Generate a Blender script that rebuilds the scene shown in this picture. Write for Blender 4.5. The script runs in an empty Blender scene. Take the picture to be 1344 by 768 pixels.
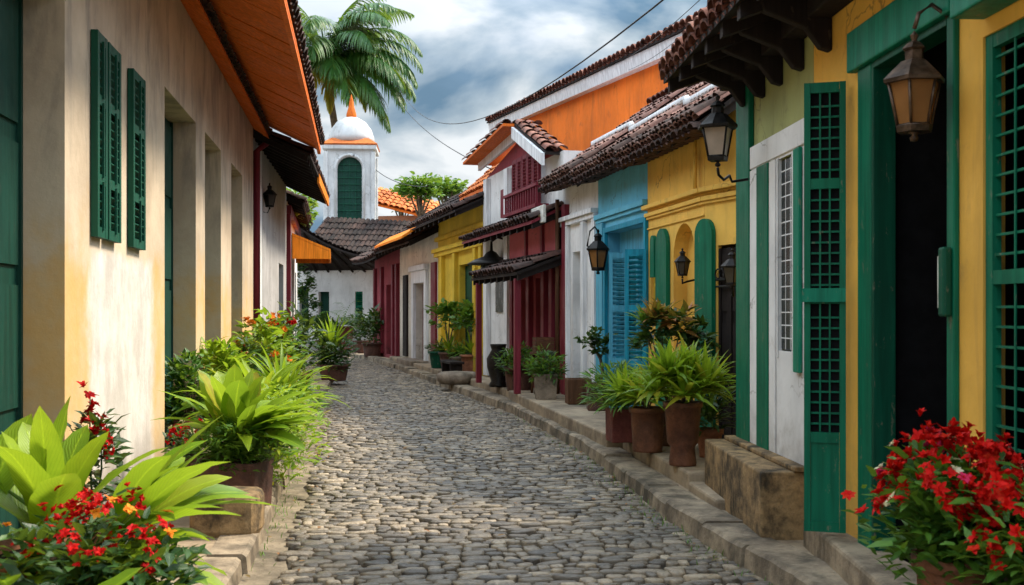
import bpy, bmesh, math, random
from mathutils import Vector, Matrix, noise as mnoise

R = math.radians
C = bpy.context.scene
COL = C.collection

# ------------------------------------------------------------------ camera
FPX, CX, HZ, EYE = 1441.0, 672.0, 410.0, 1.6
cam_d = bpy.data.cameras.new('camera')
cam_d.sensor_width = 36.0
cam_d.lens = FPX / 1344 * 36
cam_d.shift_y = (HZ - 384) / 1344
cam_d.clip_start, cam_d.clip_end = 0.1, 3000
cam_d.dof.use_dof = True
cam_d.dof.focus_distance = 13.0
cam_d.dof.aperture_fstop = 5.6
cam = bpy.data.objects.new('camera', cam_d)
COL.objects.link(cam)
cam.location = (0, 0, EYE)
cam.rotation_euler = (R(90), 0, 0)
C.camera = cam

# ------------------------------------------------------------------ world, sun, exposure
SUN_DIR = Vector((0.54, 0.27, 0.76)).normalized()          # towards the sun
SUN_EL = math.asin(SUN_DIR.z)
SUN_AZ = math.atan2(SUN_DIR.x, SUN_DIR.y)                   # from +Y, clockwise
w = bpy.data.worlds.new('World')
C.world = w
w.use_nodes = True
nt = w.node_tree
for n_ in list(nt.nodes):
    nt.nodes.remove(n_)
wo = nt.nodes.new('ShaderNodeOutputWorld')
sky = nt.nodes.new('ShaderNodeTexSky')
sky.sky_type = 'NISHITA'
sky.sun_disc = False
sky.sun_elevation = SUN_EL
sky.sun_rotation = SUN_AZ
b1 = nt.nodes.new('ShaderNodeBackground')
b1.inputs[1].default_value = 0.05
nt.links.new(sky.outputs[0], b1.inputs[0])
tc = nt.nodes.new('ShaderNodeTexCoord')
mp = nt.nodes.new('ShaderNodeMapping')
mp.inputs['Scale'].default_value = (1.0, 1.0, 1.9)
mp.inputs['Location'].default_value = (0.37, 0.1, 0.22)
nt.links.new(tc.outputs['Generated'], mp.inputs[0])
n1 = nt.nodes.new('ShaderNodeTexNoise')
n1.inputs['Scale'].default_value = 4.6
n1.inputs['Detail'].default_value = 9
n1.inputs['Roughness'].default_value = 0.50
n1.inputs['Distortion'].default_value = 0.25
nt.links.new(mp.outputs[0], n1.inputs['Vector'])
n2 = nt.nodes.new('ShaderNodeTexNoise')
n2.inputs['Scale'].default_value = 2.6
n2.inputs['Detail'].default_value = 6
mp2 = nt.nodes.new('ShaderNodeMapping')
mp2.inputs['Location'].default_value = (3.1, 1.7, 0.4)
mp2.inputs['Scale'].default_value = (1.0, 1.0, 2.2)
nt.links.new(tc.outputs['Generated'], mp2.inputs[0])
nt.links.new(mp2.outputs[0], n2.inputs['Vector'])
cr = nt.nodes.new('ShaderNodeValToRGB')
cr.color_ramp.elements[0].position = 0.41
cr.color_ramp.elements[0].color = (0.13, 0.225, 0.325, 1)
cr.color_ramp.elements[1].position = 0.56
cr.color_ramp.elements[1].color = (0.74, 0.77, 0.79, 1)
e_ = cr.color_ramp.elements.new(0.49)
e_.color = (0.40, 0.48, 0.54, 1)
nt.links.new(n1.outputs[0], cr.inputs[0])
b2 = nt.nodes.new('ShaderNodeBackground')
# clouds are thin and bright overhead, darker and bluer low down over the street's end
zs_ = nt.nodes.new('ShaderNodeSeparateXYZ')
nt.links.new(tc.outputs['Generated'], zs_.inputs[0])
zr_ = nt.nodes.new('ShaderNodeMapRange')
zr_.interpolation_type = 'SMOOTHSTEP'
for i_, q_ in enumerate((0.20, 0.62, 0.39, 1.8)):
    zr_.inputs[i_ + 1].default_value = q_
nt.links.new(zs_.outputs[2], zr_.inputs[0])
nt.links.new(zr_.outputs[0], b2.inputs[1])
nt.links.new(cr.outputs[0], b2.inputs[0])
mk_ = nt.nodes.new('ShaderNodeValToRGB')
mk_.color_ramp.elements[0].position = 0.34
mk_.color_ramp.elements[0].color = (0.55, 0.55, 0.55, 1)
mk_.color_ramp.elements[1].position = 0.52
mk_.color_ramp.elements[1].color = (1, 1, 1, 1)
nt.links.new(n2.outputs[0], mk_.inputs[0])
mx_ = nt.nodes.new('ShaderNodeMixShader')
nt.links.new(mk_.outputs[0], mx_.inputs[0])
nt.links.new(b1.outputs[0], mx_.inputs[1])
nt.links.new(b2.outputs[0], mx_.inputs[2])
nt.links.new(mx_.outputs[0], wo.inputs[0])

sl = bpy.data.lights.new('sun', 'SUN')
sl.energy = 2.3
sl.angle = R(11.0)
sl.color = (1.0, 0.88, 0.70)
so = bpy.data.objects.new('sun', sl)
COL.objects.link(so)
so.rotation_euler = SUN_DIR.to_track_quat('Z', 'Y').to_euler()

C.view_settings.view_transform = 'Standard'
C.view_settings.look = 'None'
C.view_settings.exposure = 1.68
C.view_settings.gamma = 1.0
C.render.engine = 'CYCLES'
C.cycles.use_denoising = True
C.cycles.max_bounces = 6
C.cycles.diffuse_bounces = 4
C.cycles.transparent_max_bounces = 4

# ------------------------------------------------------------------ node helpers
class NT:
    def __init__(s, name):
        s.m = bpy.data.materials.new(name)
        s.m.use_nodes = True
        s.t = s.m.node_tree
        s.b = s.t.nodes['Principled BSDF']
        s.out = s.t.nodes['Material Output']
    def n(s, typ, **kw):
        x = s.t.nodes.new(typ)
        for k, v in kw.items():
            setattr(x, k, v)
        return x
    def l(s, a, b):
        s.t.links.new(a, b)
    def put(s, sock, v):
        if hasattr(v, 'is_output'):
            s.l(v, sock)
        elif isinstance(v, (tuple, list)) and len(v) == 3 and sock.type == 'RGBA':
            sock.default_value = (*v, 1)
        else:
            sock.default_value = v
    def obj(s):
        return s.n('ShaderNodeTexCoord').outputs['Object']
    def mapped(s, vec, scale=(1, 1, 1), loc=(0, 0, 0)):
        m = s.n('ShaderNodeMapping')
        m.inputs['Scale'].default_value = scale
        m.inputs['Location'].default_value = loc
        s.l(vec, m.inputs[0])
        return m.outputs[0]
    def noise(s, vec, scale, detail=4, rough=0.55, dist=0.0):
        x = s.n('ShaderNodeTexNoise')
        s.l(vec, x.inputs['Vector'])
        x.inputs['Scale'].default_value = scale
        x.inputs['Detail'].default_value = detail
        x.inputs['Roughness'].default_value = rough
        x.inputs['Distortion'].default_value = dist
        return x.outputs[0]
    def math(s, op, a, b=0.0, c=None):
        x = s.n('ShaderNodeMath', operation=op)
        s.put(x.inputs[0], a); s.put(x.inputs[1], b)
        if c is not None:
            s.put(x.inputs[2], c)
        return x.outputs[0]
    def ss(s, v, lo, hi, a=0.0, b=1.0):
        x = s.n('ShaderNodeMapRange', interpolation_type='SMOOTHSTEP')
        s.put(x.inputs[0], v)
        for i, q in enumerate((lo, hi, a, b)):
            s.put(x.inputs[i + 1], q)
        return x.outputs[0]
    def mix(s, f, a, b, mode='MIX'):
        x = s.n('ShaderNodeMix', data_type='RGBA', blend_type=mode)
        s.put(x.inputs[0], f); s.put(x.inputs[6], a); s.put(x.inputs[7], b)
        return x.outputs[2]
    def sep(s, vec):
        x = s.n('ShaderNodeSeparateXYZ')
        s.l(vec, x.inputs[0])
        return x.outputs
    def island(s):
        return s.n('ShaderNodeNewGeometry').outputs['Random Per Island']
    def bump(s, h, strength=0.3, dist=0.02):
        x = s.n('ShaderNodeBump')
        x.inputs['Strength'].default_value = strength
        x.inputs['Distance'].default_value = dist
        s.l(h, x.inputs['Height'])
        s.l(x.outputs[0], s.b.inputs['Normal'])
    def fin(s, col, rough=0.8, spec=None, metal=None):
        s.put(s.b.inputs['Base Color'], col)
        s.put(s.b.inputs['Roughness'], rough)
        if spec is not None:
            s.b.inputs['Specular IOR Level'].default_value = spec
        if metal is not None:
            s.b.inputs['Metallic'].default_value = metal
        return s.m

def sc3(c, k):
    return tuple(min(1, x * k) for x in c)

MATS = {}
def plaster(name, base, dirt=(0.16, 0.13, 0.10), amount=0.5, base_dirt=0.45, streak=0.4, worn=None):
    amount *= 1.25; streak *= 1.3
    t = NT(name)
    o = t.obj()
    big = t.noise(o, 0.9, 5, 0.6)
    fine = t.noise(o, 9, 6, 0.65)
    col = t.mix(t.ss(big, 0.35, 0.68), sc3(base, 0.82), sc3(base, 1.12))
    st = t.noise(t.mapped(o, (3.6, 3.6, 0.6)), 1.3, 8, 0.66, 0.4)
    col = t.mix(t.math('MULTIPLY', t.ss(st, 0.50, 0.72), streak), col, tuple(0.55 * a + 0.45 * b for a, b in zip(sc3(base, .6), dirt)))
    blot = t.noise(o, 2.7, 8, 0.7, 0.4)
    col = t.mix(t.math('MULTIPLY', t.ss(blot, 0.56, 0.72), amount), col, dirt)
    if worn:
        wn = t.noise(o, 1.7, 9, 0.68, 0.3)
        col = t.mix(t.math('MULTIPLY', t.ss(wn, 0.60, 0.64), 0.75), col, worn)
    vo = t.n('ShaderNodeTexVoronoi', feature='DISTANCE_TO_EDGE')
    vo.inputs['Scale'].default_value = 1.15
    ad = t.n('ShaderNodeVectorMath', operation='ADD')
    nz = t.n('ShaderNodeTexNoise'); t.l(o, nz.inputs['Vector']); nz.inputs['Scale'].default_value = 3.5; nz.inputs['Detail'].default_value = 6
    vm = t.n('ShaderNodeVectorMath', operation='SCALE'); t.l(nz.outputs['Color'], vm.inputs[0]); vm.inputs['Scale'].default_value = 0.55
    t.l(o, ad.inputs[0]); t.l(vm.outputs[0], ad.inputs[1]); t.l(ad.outputs[0], vo.inputs['Vector'])
    ck = t.math('MULTIPLY', t.ss(vo.outputs['Distance'], 0.002, 0.014, 1.0, 0.0), t.ss(t.noise(o, 0.8, 3, .5), 0.50, 0.60))
    col = t.mix(t.math('MULTIPLY', ck, 0.6), col, sc3(dirt, 0.6))
    z = t.sep(o)[2]
    zz = t.math('ADD', z, t.math('MULTIPLY', t.math('SUBTRACT', fine, 0.5), 1.3))
    col = t.mix(t.ss(zz, 0.25, 0.95, base_dirt, 0.0), col, dirt)
    t.bump(t.math('ADD', t.math('MULTIPLY', big, 0.6), t.math('MULTIPLY', fine, 0.35)), 0.45, 0.025)
    return t.fin(col, t.ss(fine, 0.3, 0.7, 0.75, 0.92), 0.25)

def paint(name, base, rough=0.45, wear=(0.22, 0.18, 0.13), amt=0.5):
    t = NT(name)
    o = t.obj()
    g = t.noise(t.mapped(o, (14, 14, 0.9)), 1.6, 6, 0.6)
    big = t.noise(o, 1.6, 5, 0.6)
    col = t.mix(t.ss(g, 0.3, 0.7), sc3(base, 0.72), sc3(base, 1.15))
    col = t.mix(t.math('MULTIPLY', t.ss(big, 0.5, 0.75), 0.5), col, sc3(base, 0.6))
    ch = t.noise(t.mapped(o, (6, 6, 2.2)), 3.0, 9, 0.72)
    col = t.mix(t.math('MULTIPLY', t.ss(ch, 0.60, 0.66), amt), col, wear)
    t.bump(g, 0.25, 0.01)
    return t.fin(col, t.ss(big, 0.3, 0.7, rough, rough + 0.25), 0.18)

def island_mat(name, cols, rough=0.8, nscale=14, dirt=(0.05, 0.045, 0.04), damt=0.6, bump=0.4, spec=0.3):
    t = NT(name)
    o = t.obj()
    r = t.n('ShaderNodeValToRGB')
    cr = r.color_ramp
    for i, c in enumerate(cols):
        p = i / max(1, len(cols) - 1)
        e = cr.elements[i] if i < 2 else cr.elements.new(p)
        e.position = p
        e.color = (*c, 1)
    cr.elements[0].position = 0
    t.l(t.island(), r.inputs[0])
    n = t.noise(o, nscale, 7, 0.65)
    n2 = t.noise(o, 1.1, 7, 0.66)
    col = t.mix(t.math('MULTIPLY', t.ss(n, 0.45, 0.7), damt), r.outputs[0], dirt)
    col = t.mix(t.math('MULTIPLY', t.ss(n2, 0.5, 0.7), damt * 0.8), col, dirt)
    t.bump(n, bump, 0.015)
    return t.fin(col, t.ss(n, 0.3, 0.7, rough - 0.1, min(1, rough + 0.1)), spec)

def leaf_mat(name, c1, c2, c3=None, trans=0.35, rough=0.42):
    t = NT(name)
    isl = t.island()
    o = t.obj()
    col = t.mix(isl, c1, c2)
    if c3:
        col = t.mix(t.ss(isl, 0.86, 0.95), col, c3)
    n = t.noise(o, 6, 4, 0.6)
    col = t.mix(t.math('MULTIPLY', t.ss(n, 0.4, 0.75), 0.4), col, sc3(c1, 0.6))
    uvx, uvy, _ = t.sep(t.n('ShaderNodeTexCoord').outputs['UV'])
    au = t.math('ABSOLUTE', t.math('SUBTRACT', uvx, 0.5))
    rib = t.ss(au, 0.0, 0.06, 1.0, 0.0)
    vein = t.math('SINE', t.math('MULTIPLY', t.math('SUBTRACT', uvy, t.math('MULTIPLY', au, 0.55)), 120.0))
    col = t.mix(t.math('MULTIPLY', rib, 0.5), col, sc3(c2, 1.5))
    col = t.mix(t.math('MULTIPLY', t.ss(vein, 0.2, 1.0), 0.22), col, sc3(c1, 0.7))
    tip = t.ss(t.math('ADD', uvy, t.math('MULTIPLY', t.math('SUBTRACT', t.noise(o, 14, 4, .6), .5), .35)), 0.93, 1.02)
    col = t.mix(t.math('MULTIPLY', tip, 0.45), col, (0.20, 0.12, 0.03))
    t.bump(t.math('ADD', vein, t.math('MULTIPLY', rib, 2.0)), 0.25, 0.004)
    t.fin(col, rough, 0.45)
    tr = t.n('ShaderNodeBsdfTranslucent')
    t.l(t.mix(0.35, col, (0.45, 0.6, 0.04)), tr.inputs[0])
    mx = t.n('ShaderNodeMixShader')
    mx.inputs[0].default_value = trans
    t.l(t.b.outputs[0], mx.inputs[1]); t.l(tr.outputs[0], mx.inputs[2])
    t.l(mx.outputs[0], t.out.inputs[0])
    return t.m

def stone(name, a, b, scale=3.0, moss=(0.05, 0.055, 0.03), mamt=0.35, rough=0.85):
    t = NT(name)
    o = t.obj()
    n = t.noise(o, scale, 9, 0.68)
    f = t.noise(o, scale * 7, 6, 0.7)
    col = t.mix(t.ss(n, 0.32, 0.68), a, b)
    col = t.mix(t.math('MULTIPLY', t.ss(f, 0.5, 0.75), 0.5), col, sc3(a, 0.5))
    m = t.noise(t.mapped(o, (1, 1, 0.5), (4, 2, 1)), scale * 0.8, 7, 0.66)
    col = t.mix(t.math('MULTIPLY', t.ss(m, 0.5, 0.64), mamt), col, moss)
    t.bump(t.math('ADD', n, t.math('MULTIPLY', f, 0.4)), 0.8, 0.03)
    return t.fin(col, rough, 0.3)

def plain(name, base, rough=0.6, metal=0.0, spec=0.4, nscale=8, var=0.35):
    t = NT(name)
    o = t.obj()
    n = t.noise(o, nscale, 6, 0.65)
    col = t.mix(t.ss(n, 0.35, 0.7), sc3(base, 1 - var), sc3(base, 1 + var))
    t.bump(n, 0.2, 0.01)
    return t.fin(col, t.ss(n, 0.3, 0.7, max(0.05, rough - 0.1), min(1, rough + 0.12)), spec, metal)

# ------------------------------------------------------------------ mesh helpers
class MB:
    def __init__(s, M=None):
        s.v, s.f, s.s, s.uv = [], [], [], {}
        s.M = M
    def add(s, vs, fs, smooth=False):
        b = len(s.v)
        s.v += [(s.M @ Vector(p)) if s.M else Vector(p) for p in vs]
        s.f += [tuple(i + b for i in f) for f in fs]
        s.s += [smooth] * len(fs)
        return s
    def box(s, x0, x1, y0, y1, z0, z1):
        return s.add([(x0, y0, z0), (x1, y0, z0), (x1, y1, z0), (x0, y1, z0), (x0, y0, z1), (x1, y0, z1), (x1, y1, z1), (x0, y1, z1)],
                     [(0, 3, 2, 1), (4, 5, 6, 7), (0, 1, 5, 4), (1, 2, 6, 5), (2, 3, 7, 6), (3, 0, 4, 7)])
    def prism_y(s, pts, y0, y1):                    # polygon in x,z pushed along y
        n = len(pts)
        vs = [(x, y0, z) for x, z in pts] + [(x, y1, z) for x, z in pts]
        return s.add(vs, [tuple(range(n)), tuple(range(2 * n - 1, n - 1, -1))] + [(i, i + n, (i + 1) % n + n, (i + 1) % n) for i in range(n)])
    def prism_z(s, pts, z0, z1):
        n = len(pts)
        vs = [(x, y, z0) for x, y in pts] + [(x, y, z1) for x, y in pts]
        return s.add(vs, [tuple(range(n - 1, -1, -1)), tuple(range(n, 2 * n))] + [(i, (i + 1) % n, (i + 1) % n + n, i + n) for i in range(n)])
    def prism_x(s, pts, x0, x1):                    # polygon in y,z pushed along x
        n = len(pts)
        vs = [(x0, y, z) for y, z in pts] + [(x1, y, z) for y, z in pts]
        return s.add(vs, [tuple(range(n)), tuple(range(2 * n - 1, n - 1, -1))] + [(i, i + n, (i + 1) % n + n, (i + 1) % n) for i in range(n)])
    def slab4(s, q, t):                             # quad q (4 points) given a thickness t downwards
        q = [Vector(p) for p in q]
        lo = [p - Vector((0, 0, t)) for p in q]
        return s.add(q + lo, [(0, 1, 2, 3), (7, 6, 5, 4)] + [(i, i + 4, (i + 1) % 4 + 4, (i + 1) % 4) for i in range(4)])
    def tube(s, pts, r, n=6, cap=True):
        pts = [Vector(p) for p in pts]
        rs = r if isinstance(r, (list, tuple)) else [r] * len(pts)
        vs, fs = [], []
        up = None
        for i, p in enumerate(pts):
            d = (pts[min(i + 1, len(pts) - 1)] - pts[max(i - 1, 0)]).normalized()
            if up is None or abs(d.dot(up)) > 0.95:
                up = Vector((0, 0, 1)) if abs(d.z) < 0.9 else Vector((1, 0, 0))
            a = d.cross(up).normalized(); b = a.cross(d).normalized()
            for k in range(n):
                t = 2 * math.pi * k / n
                vs.append(p + (a * math.cos(t) + b * math.sin(t)) * rs[i])
        for i in range(len(pts) - 1):
            for k in range(n):
                k2 = (k + 1) % n
                fs.append((i * n + k, i * n + k2, (i + 1) * n + k2, (i + 1) * n + k))
        if cap:
            fs += [tuple(range(n - 1, -1, -1)), tuple(range((len(pts) - 1) * n, len(pts) * n))]
        return s.add(vs, fs, True)
    def lathe(s, prof, n=20, c=(0, 0, 0), smooth=True, rot=0.0, jit=0.0, rng=random):
        vs, fs = [], []
        for (r, z) in prof:
            for k in range(n):
                t = rot + 2 * math.pi * k / n
                rr = r * (1 + rng.uniform(-jit, jit)) if jit else r
                vs.append((c[0] + rr * math.cos(t), c[1] + rr * math.sin(t), c[2] + z))
        for i in range(len(prof) - 1):
            for k in range(n):
                k2 = (k + 1) % n
                fs.append((i * n + k, i * n + k2, (i + 1) * n + k2, (i + 1) * n + k))
        if prof[0][0] > 1e-5:
            fs.append(tuple(range(n - 1, -1, -1)))
        if prof[-1][0] > 1e-5:
            fs.append(tuple(range((len(prof) - 1) * n, len(prof) * n)))
        return s.add(vs, fs, smooth)
    def build(s, name, mat, parent=None, solid=True, bevel=0.0):
        me = bpy.data.meshes.new(name)
        me.from_pydata([tuple(v) for v in s.v], [], s.f)
        me.polygons.foreach_set('use_smooth', s.s)
        if solid:
            bm = bmesh.new(); bm.from_mesh(me)
            bmesh.ops.recalc_face_normals(bm, faces=bm.faces)
            bm.to_mesh(me); bm.free()
        if s.uv:
            ul = me.uv_layers.new(name='UVMap')
            vi = [0] * len(me.loops); me.loops.foreach_get('vertex_index', vi)
            flat = []
            for i in vi: flat += s.uv.get(i, (0.5, 0.5))
            ul.data.foreach_set('uv', flat)
        me.materials.append(mat)
        o = bpy.data.objects.new(name, me)
        COL.objects.link(o)
        if parent is not None:
            o.parent = parent
        if bevel:
            m = o.modifiers.new('edge', 'BEVEL')
            m.width = bevel; m.segments = 2; m.limit_method = 'ANGLE'; m.angle_limit = R(40)
        return o

def tag(o, label, cat, group=None, kind=None):
    o['label'] = label; o['category'] = cat
    if group: o['group'] = group
    if kind: o['kind'] = kind
    return o
def thing(name, label, cat, loc=(0, 0, 0), rz=0.0, group=None):
    o = bpy.data.objects.new(name, None)
    o.empty_display_size = 0.2
    COL.objects.link(o)
    o.location = loc; o.rotation_euler = (0, 0, rz)
    return tag(o, label, cat, group)
def struct(name, mb, mat, bevel=0.0, solid=True):
    o = mb.build(name, mat, None, solid, bevel)
    o['kind'] = 'structure'
    return o
def at(px, py, Y):
    return Vector(((px - CX) / FPX * Y, Y, EYE + (HZ - py) / FPX * Y))
def gp(px, py, z=0.0):
    return at(px, py, (EYE - z) * FPX / (py - HZ))

# ------------------------------------------------------------------ materials
M = MATS
M['left_wall'] = None
def left_wall_mat():
    t = NT('beige_limewash')
    o = t.obj()
    x, y, z = t.sep(o)
    base = (0.50, 0.40, 0.28)
    big = t.noise(o, 0.8, 6, 0.62)
    fine = t.noise(o, 10, 6, 0.65)
    wob = t.math('MULTIPLY', t.math('SUBTRACT', t.noise(o, 1.6, 7, 0.65), 0.5), 1.5)
    col = t.mix(t.ss(big, 0.33, 0.68), (0.40, 0.315, 0.225), (0.60, 0.49, 0.36))
    st = t.noise(t.mapped(o, (2.6, 2.6, 0.62)), 1.25, 9, 0.68, 0.5)
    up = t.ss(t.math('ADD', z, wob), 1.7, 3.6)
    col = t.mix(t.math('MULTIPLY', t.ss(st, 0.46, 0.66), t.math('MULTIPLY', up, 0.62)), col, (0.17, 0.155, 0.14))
    # ochre paint left on the lower wall, white patch where it was whitewashed over
    low = t.ss(t.math('ADD', z, t.math('MULTIPLY', wob, 1.3)), 2.3, 1.6)
    och = t.mix(t.ss(t.noise(o, 1.3, 8, .66), 0.38, 0.62), (0.64, 0.36, 0.10), (0.58, 0.43, 0.24))
    col = t.mix(t.math('MULTIPLY', low, 0.75), col, och)
    xa = t.math('ADD', x, t.math('MULTIPLY', wob, 0.55))
    m1 = t.math('MULTIPLY', t.ss(xa, LX[0], LX[0] + 0.35), t.ss(xa, LX[1], LX[1] - 0.25))
    m2 = t.math('MULTIPLY', m1, t.ss(t.math('ADD', z, t.math('MULTIPLY', wob, 0.35)), 2.12, 1.98))
    wh = t.mix(t.ss(t.noise(t.mapped(o, (1.6, 1.6, .9)), 1.8, 9, .68), 0.36, 0.64), (0.46, 0.43, 0.40), (0.66, 0.63, 0.60))
    col = t.mix(t.math('MULTIPLY', m2, 0.92), col, wh)
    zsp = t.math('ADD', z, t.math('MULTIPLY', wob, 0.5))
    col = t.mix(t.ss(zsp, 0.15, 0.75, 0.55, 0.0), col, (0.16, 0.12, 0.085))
    blot = t.noise(o, 3.1, 8, 0.72, 0.4)
    col = t.mix(t.math('MULTIPLY', t.ss(blot, 0.58, 0.72), 0.3), col, (0.2, 0.16, 0.12))
    t.bump(t.math('ADD', t.math('MULTIPLY', big, 0.6), t.math('MULTIPLY', fine, 0.35)), 0.5, 0.03)
    return t.fin(col, 0.85, 0.25)

M['green'] = paint('green_gloss_paint', (0.003, 0.13, 0.070), 0.4)
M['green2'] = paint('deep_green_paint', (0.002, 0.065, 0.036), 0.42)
M['teal'] = paint('teal_green_paint', (0.006, 0.19, 0.115), 0.4)
M['dkgreen'] = paint('dark_green_paint', (0.006, 0.045, 0.032), 0.45, (0.05, 0.06, 0.05), 0.3)
M['shgreen'] = paint('bottle_green_paint', (0.008, 0.075, 0.045), 0.45, (0.05, 0.07, 0.05), 0.3)
M['yellow'] = plaster('ochre_yellow_plaster', (0.76, 0.43, 0.075), (0.30, 0.18, 0.07), 0.35, 0.35, 0.35)
M['yellow2'] = plaster('warm_yellow_plaster', (0.76, 0.455, 0.09), (0.30, 0.16, 0.05), 0.3, 0.3, 0.3)
M['yellow3'] = plaster('lemon_yellow_plaster', (0.66, 0.45, 0.04), (0.3, 0.2, 0.05), 0.3, 0.4, 0.3)
M['white'] = plaster('white_limewash', (0.70, 0.70, 0.70), (0.24, 0.21, 0.18), 0.3, 0.5, 0.3)
M['cream'] = plaster('cream_plaster', (0.66, 0.62, 0.54), (0.24, 0.2, 0.15), 0.35, 0.4, 0.35)
M['grey'] = plaster('grey_plaster', (0.42, 0.41, 0.41), (0.17, 0.15, 0.14), 0.4, 0.4, 0.5)
M['olive'] = plaster('olive_plaster', (0.33, 0.35, 0.14), (0.16, 0.15, 0.08), 0.4, 0.2, 0.5)
M['blue'] = plaster('sky_blue_plaster', (0.12, 0.42, 0.58), (0.12, 0.18, 0.2), 0.3, 0.3, 0.3)
M['bluep'] = paint('turquoise_paint', (0.012, 0.25, 0.38), 0.4)
M['bluel'] = paint('pale_blue_paint', (0.09, 0.37, 0.52), 0.4)
M['maroon'] = plaster('maroon_plaster', (0.26, 0.042, 0.055), (0.07, 0.03, 0.03), 0.4, 0.3, 0.4)
M['maroonp'] = paint('maroon_paint', (0.17, 0.020, 0.033), 0.42, (0.2, 0.1, 0.09), 0.3)
M['rose'] = plaster('faded_rose_plaster', (0.42, 0.10, 0.115), (0.12, 0.05, 0.05), 0.4, 0.3, 0.4)
M['orange'] = plaster('orange_plaster', (0.78, 0.17, 0.010), (0.35, 0.09, 0.03), 0.35, 0.1, 0.45)
M['orangew'] = paint('orange_boards', (0.68, 0.145, 0.015), 0.5, (0.2, 0.07, 0.03), 0.4)
M['whitep'] = paint('white_paint', (0.74, 0.75, 0.77), 0.45, (0.35, 0.3, 0.26), 0.3)
M['wood'] = paint('dark_old_wood', (0.018, 0.013, 0.012), 0.65, (0.09, 0.07, 0.05), 0.4)
M['brownw'] = paint('brown_wood', (0.10, 0.045, 0.022), 0.6, (0.2, 0.13, 0.08), 0.4)
M['dark'] = plain('painted_shade_black', (0.008, 0.008, 0.009), 0.9, 0, 0.1)  # near-black colour that paints in the shade of openings and slat gaps
M['iron'] = plain('black_wrought_iron', (0.016, 0.014, 0.013), 0.5, 0.6, 0.4, 20, 0.5)
M['bronze'] = plain('aged_bronze', (0.10, 0.065, 0.045), 0.45, 0.7, 0.5, 20, 0.5)
M['tile'] = island_mat('old_clay_tiles', [(0.09, 0.032, 0.022), (0.20, 0.07, 0.045), (0.14, 0.05, 0.035), (0.27, 0.12, 0.085)], 0.85, 10, (0.03, 0.026, 0.024), 0.75)
M['tiledark'] = island_mat('blackened_clay_tiles', [(0.03, 0.022, 0.02), (0.09, 0.04, 0.03), (0.05, 0.033, 0.028), (0.12, 0.06, 0.045)], 0.85, 10, (0.02, 0.018, 0.018), 0.8)
M['tileblack'] = island_mat('sooty_clay_tiles', [(0.018, 0.014, 0.014), (0.05, 0.028, 0.023), (0.03, 0.022, 0.02), (0.07, 0.04, 0.033)], 0.9, 10, (0.015, 0.014, 0.014), 0.8)
M['tilepale'] = island_mat('weathered_pink_tiles', [(0.13, 0.058, 0.045), (0.30, 0.155, 0.12), (0.20, 0.09, 0.07), (0.38, 0.24, 0.20)], 0.85, 9, (0.05, 0.04, 0.036), 0.7)
M['tileorange'] = island_mat('orange_clay_tiles', [(0.42, 0.10, 0.02), (0.62, 0.17, 0.03), (0.5, 0.13, 0.03), (0.7, 0.24, 0.06)], 0.8, 9, (0.14, 0.05, 0.03), 0.5)
M['cobble'] = island_mat('worn_cobblestones', [(0.055, 0.044, 0.034), (0.23, 0.18, 0.122), (0.12, 0.098, 0.073), (0.40, 0.315, 0.215), (0.16, 0.13, 0.096), (0.08, 0.067, 0.054)], 0.40, 26, (0.05, 0.041, 0.032), 0.6, 1.0, 0.5)
M['joint'] = plain('joint_soil', (0.055, 0.045, 0.033), 0.95, 0, 0.1, 12, 0.6)
M['soil'] = plain('potting_soil', (0.03, 0.02, 0.014), 0.95, 0, 0.1, 30, 0.6)
M['kerb'] = stone('kerb_stone', (0.10, 0.078, 0.056), (0.37, 0.295, 0.205), 2.6, (0.05, 0.043, 0.03), 0.75)
M['pave'] = stone('pavement_stone', (0.15, 0.115, 0.08), (0.42, 0.33, 0.225), 1.3, (0.07, 0.06, 0.045), 0.45)
M['mossy'] = stone('mossy_plinth_stone', (0.05, 0.036, 0.022), (0.38, 0.25, 0.12), 4.5, (0.022, 0.018, 0.012), 0.9)
M['sand'] = stone('sandy_gutter', (0.12, 0.095, 0.065), (0.30, 0.24, 0.165), 3.0, (0.06, 0.055, 0.035), 0.7)
M['earth'] = stone('dry_earth', (0.15, 0.12, 0.09), (0.26, 0.21, 0.15), 0.4, (0.06, 0.07, 0.03), 0.5)
M['terra'] = stone('terracotta', (0.20, 0.075, 0.04), (0.36, 0.15, 0.08), 5, (0.07, 0.045, 0.03), 0.5, 0.75)
M['terram'] = stone('brown_clay', (0.09, 0.036, 0.022), (0.22, 0.09, 0.048), 5, (0.035, 0.024, 0.018), 0.6, 0.6)
M['terrad'] = stone('dark_clay', (0.055, 0.026, 0.02), (0.13, 0.06, 0.042), 5, (0.03, 0.022, 0.018), 0.5, 0.65)
M['claymar'] = stone('maroon_clay', (0.12, 0.03, 0.028), (0.22, 0.06, 0.05), 5, (0.05, 0.02, 0.02), 0.4, 0.6)
M['concrete'] = stone('old_concrete', (0.13, 0.10, 0.075), (0.30, 0.24, 0.18), 3, (0.05, 0.042, 0.03), 0.55)
M['bark'] = stone('bark', (0.07, 0.05, 0.035), (0.2, 0.15, 0.1), 9, (0.05, 0.05, 0.03), 0.3)
M['lime'] = leaf_mat('lime_leaves', (0.12, 0.26, 0.010), (0.33, 0.46, 0.022), (0.42, 0.36, 0.03), 0.45)
M['midleaf'] = leaf_mat('green_leaves', (0.035, 0.12, 0.014), (0.10, 0.24, 0.022), None, 0.33)
M['darkleaf'] = leaf_mat('dark_leaves', (0.010, 0.045, 0.012), (0.035, 0.10, 0.018), (0.07, 0.15, 0.02), 0.22)
M['palmleaf'] = leaf_mat('palm_leaflets', (0.02, 0.09, 0.02), (0.055, 0.17, 0.028), (0.13, 0.22, 0.03), 0.3)
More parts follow.
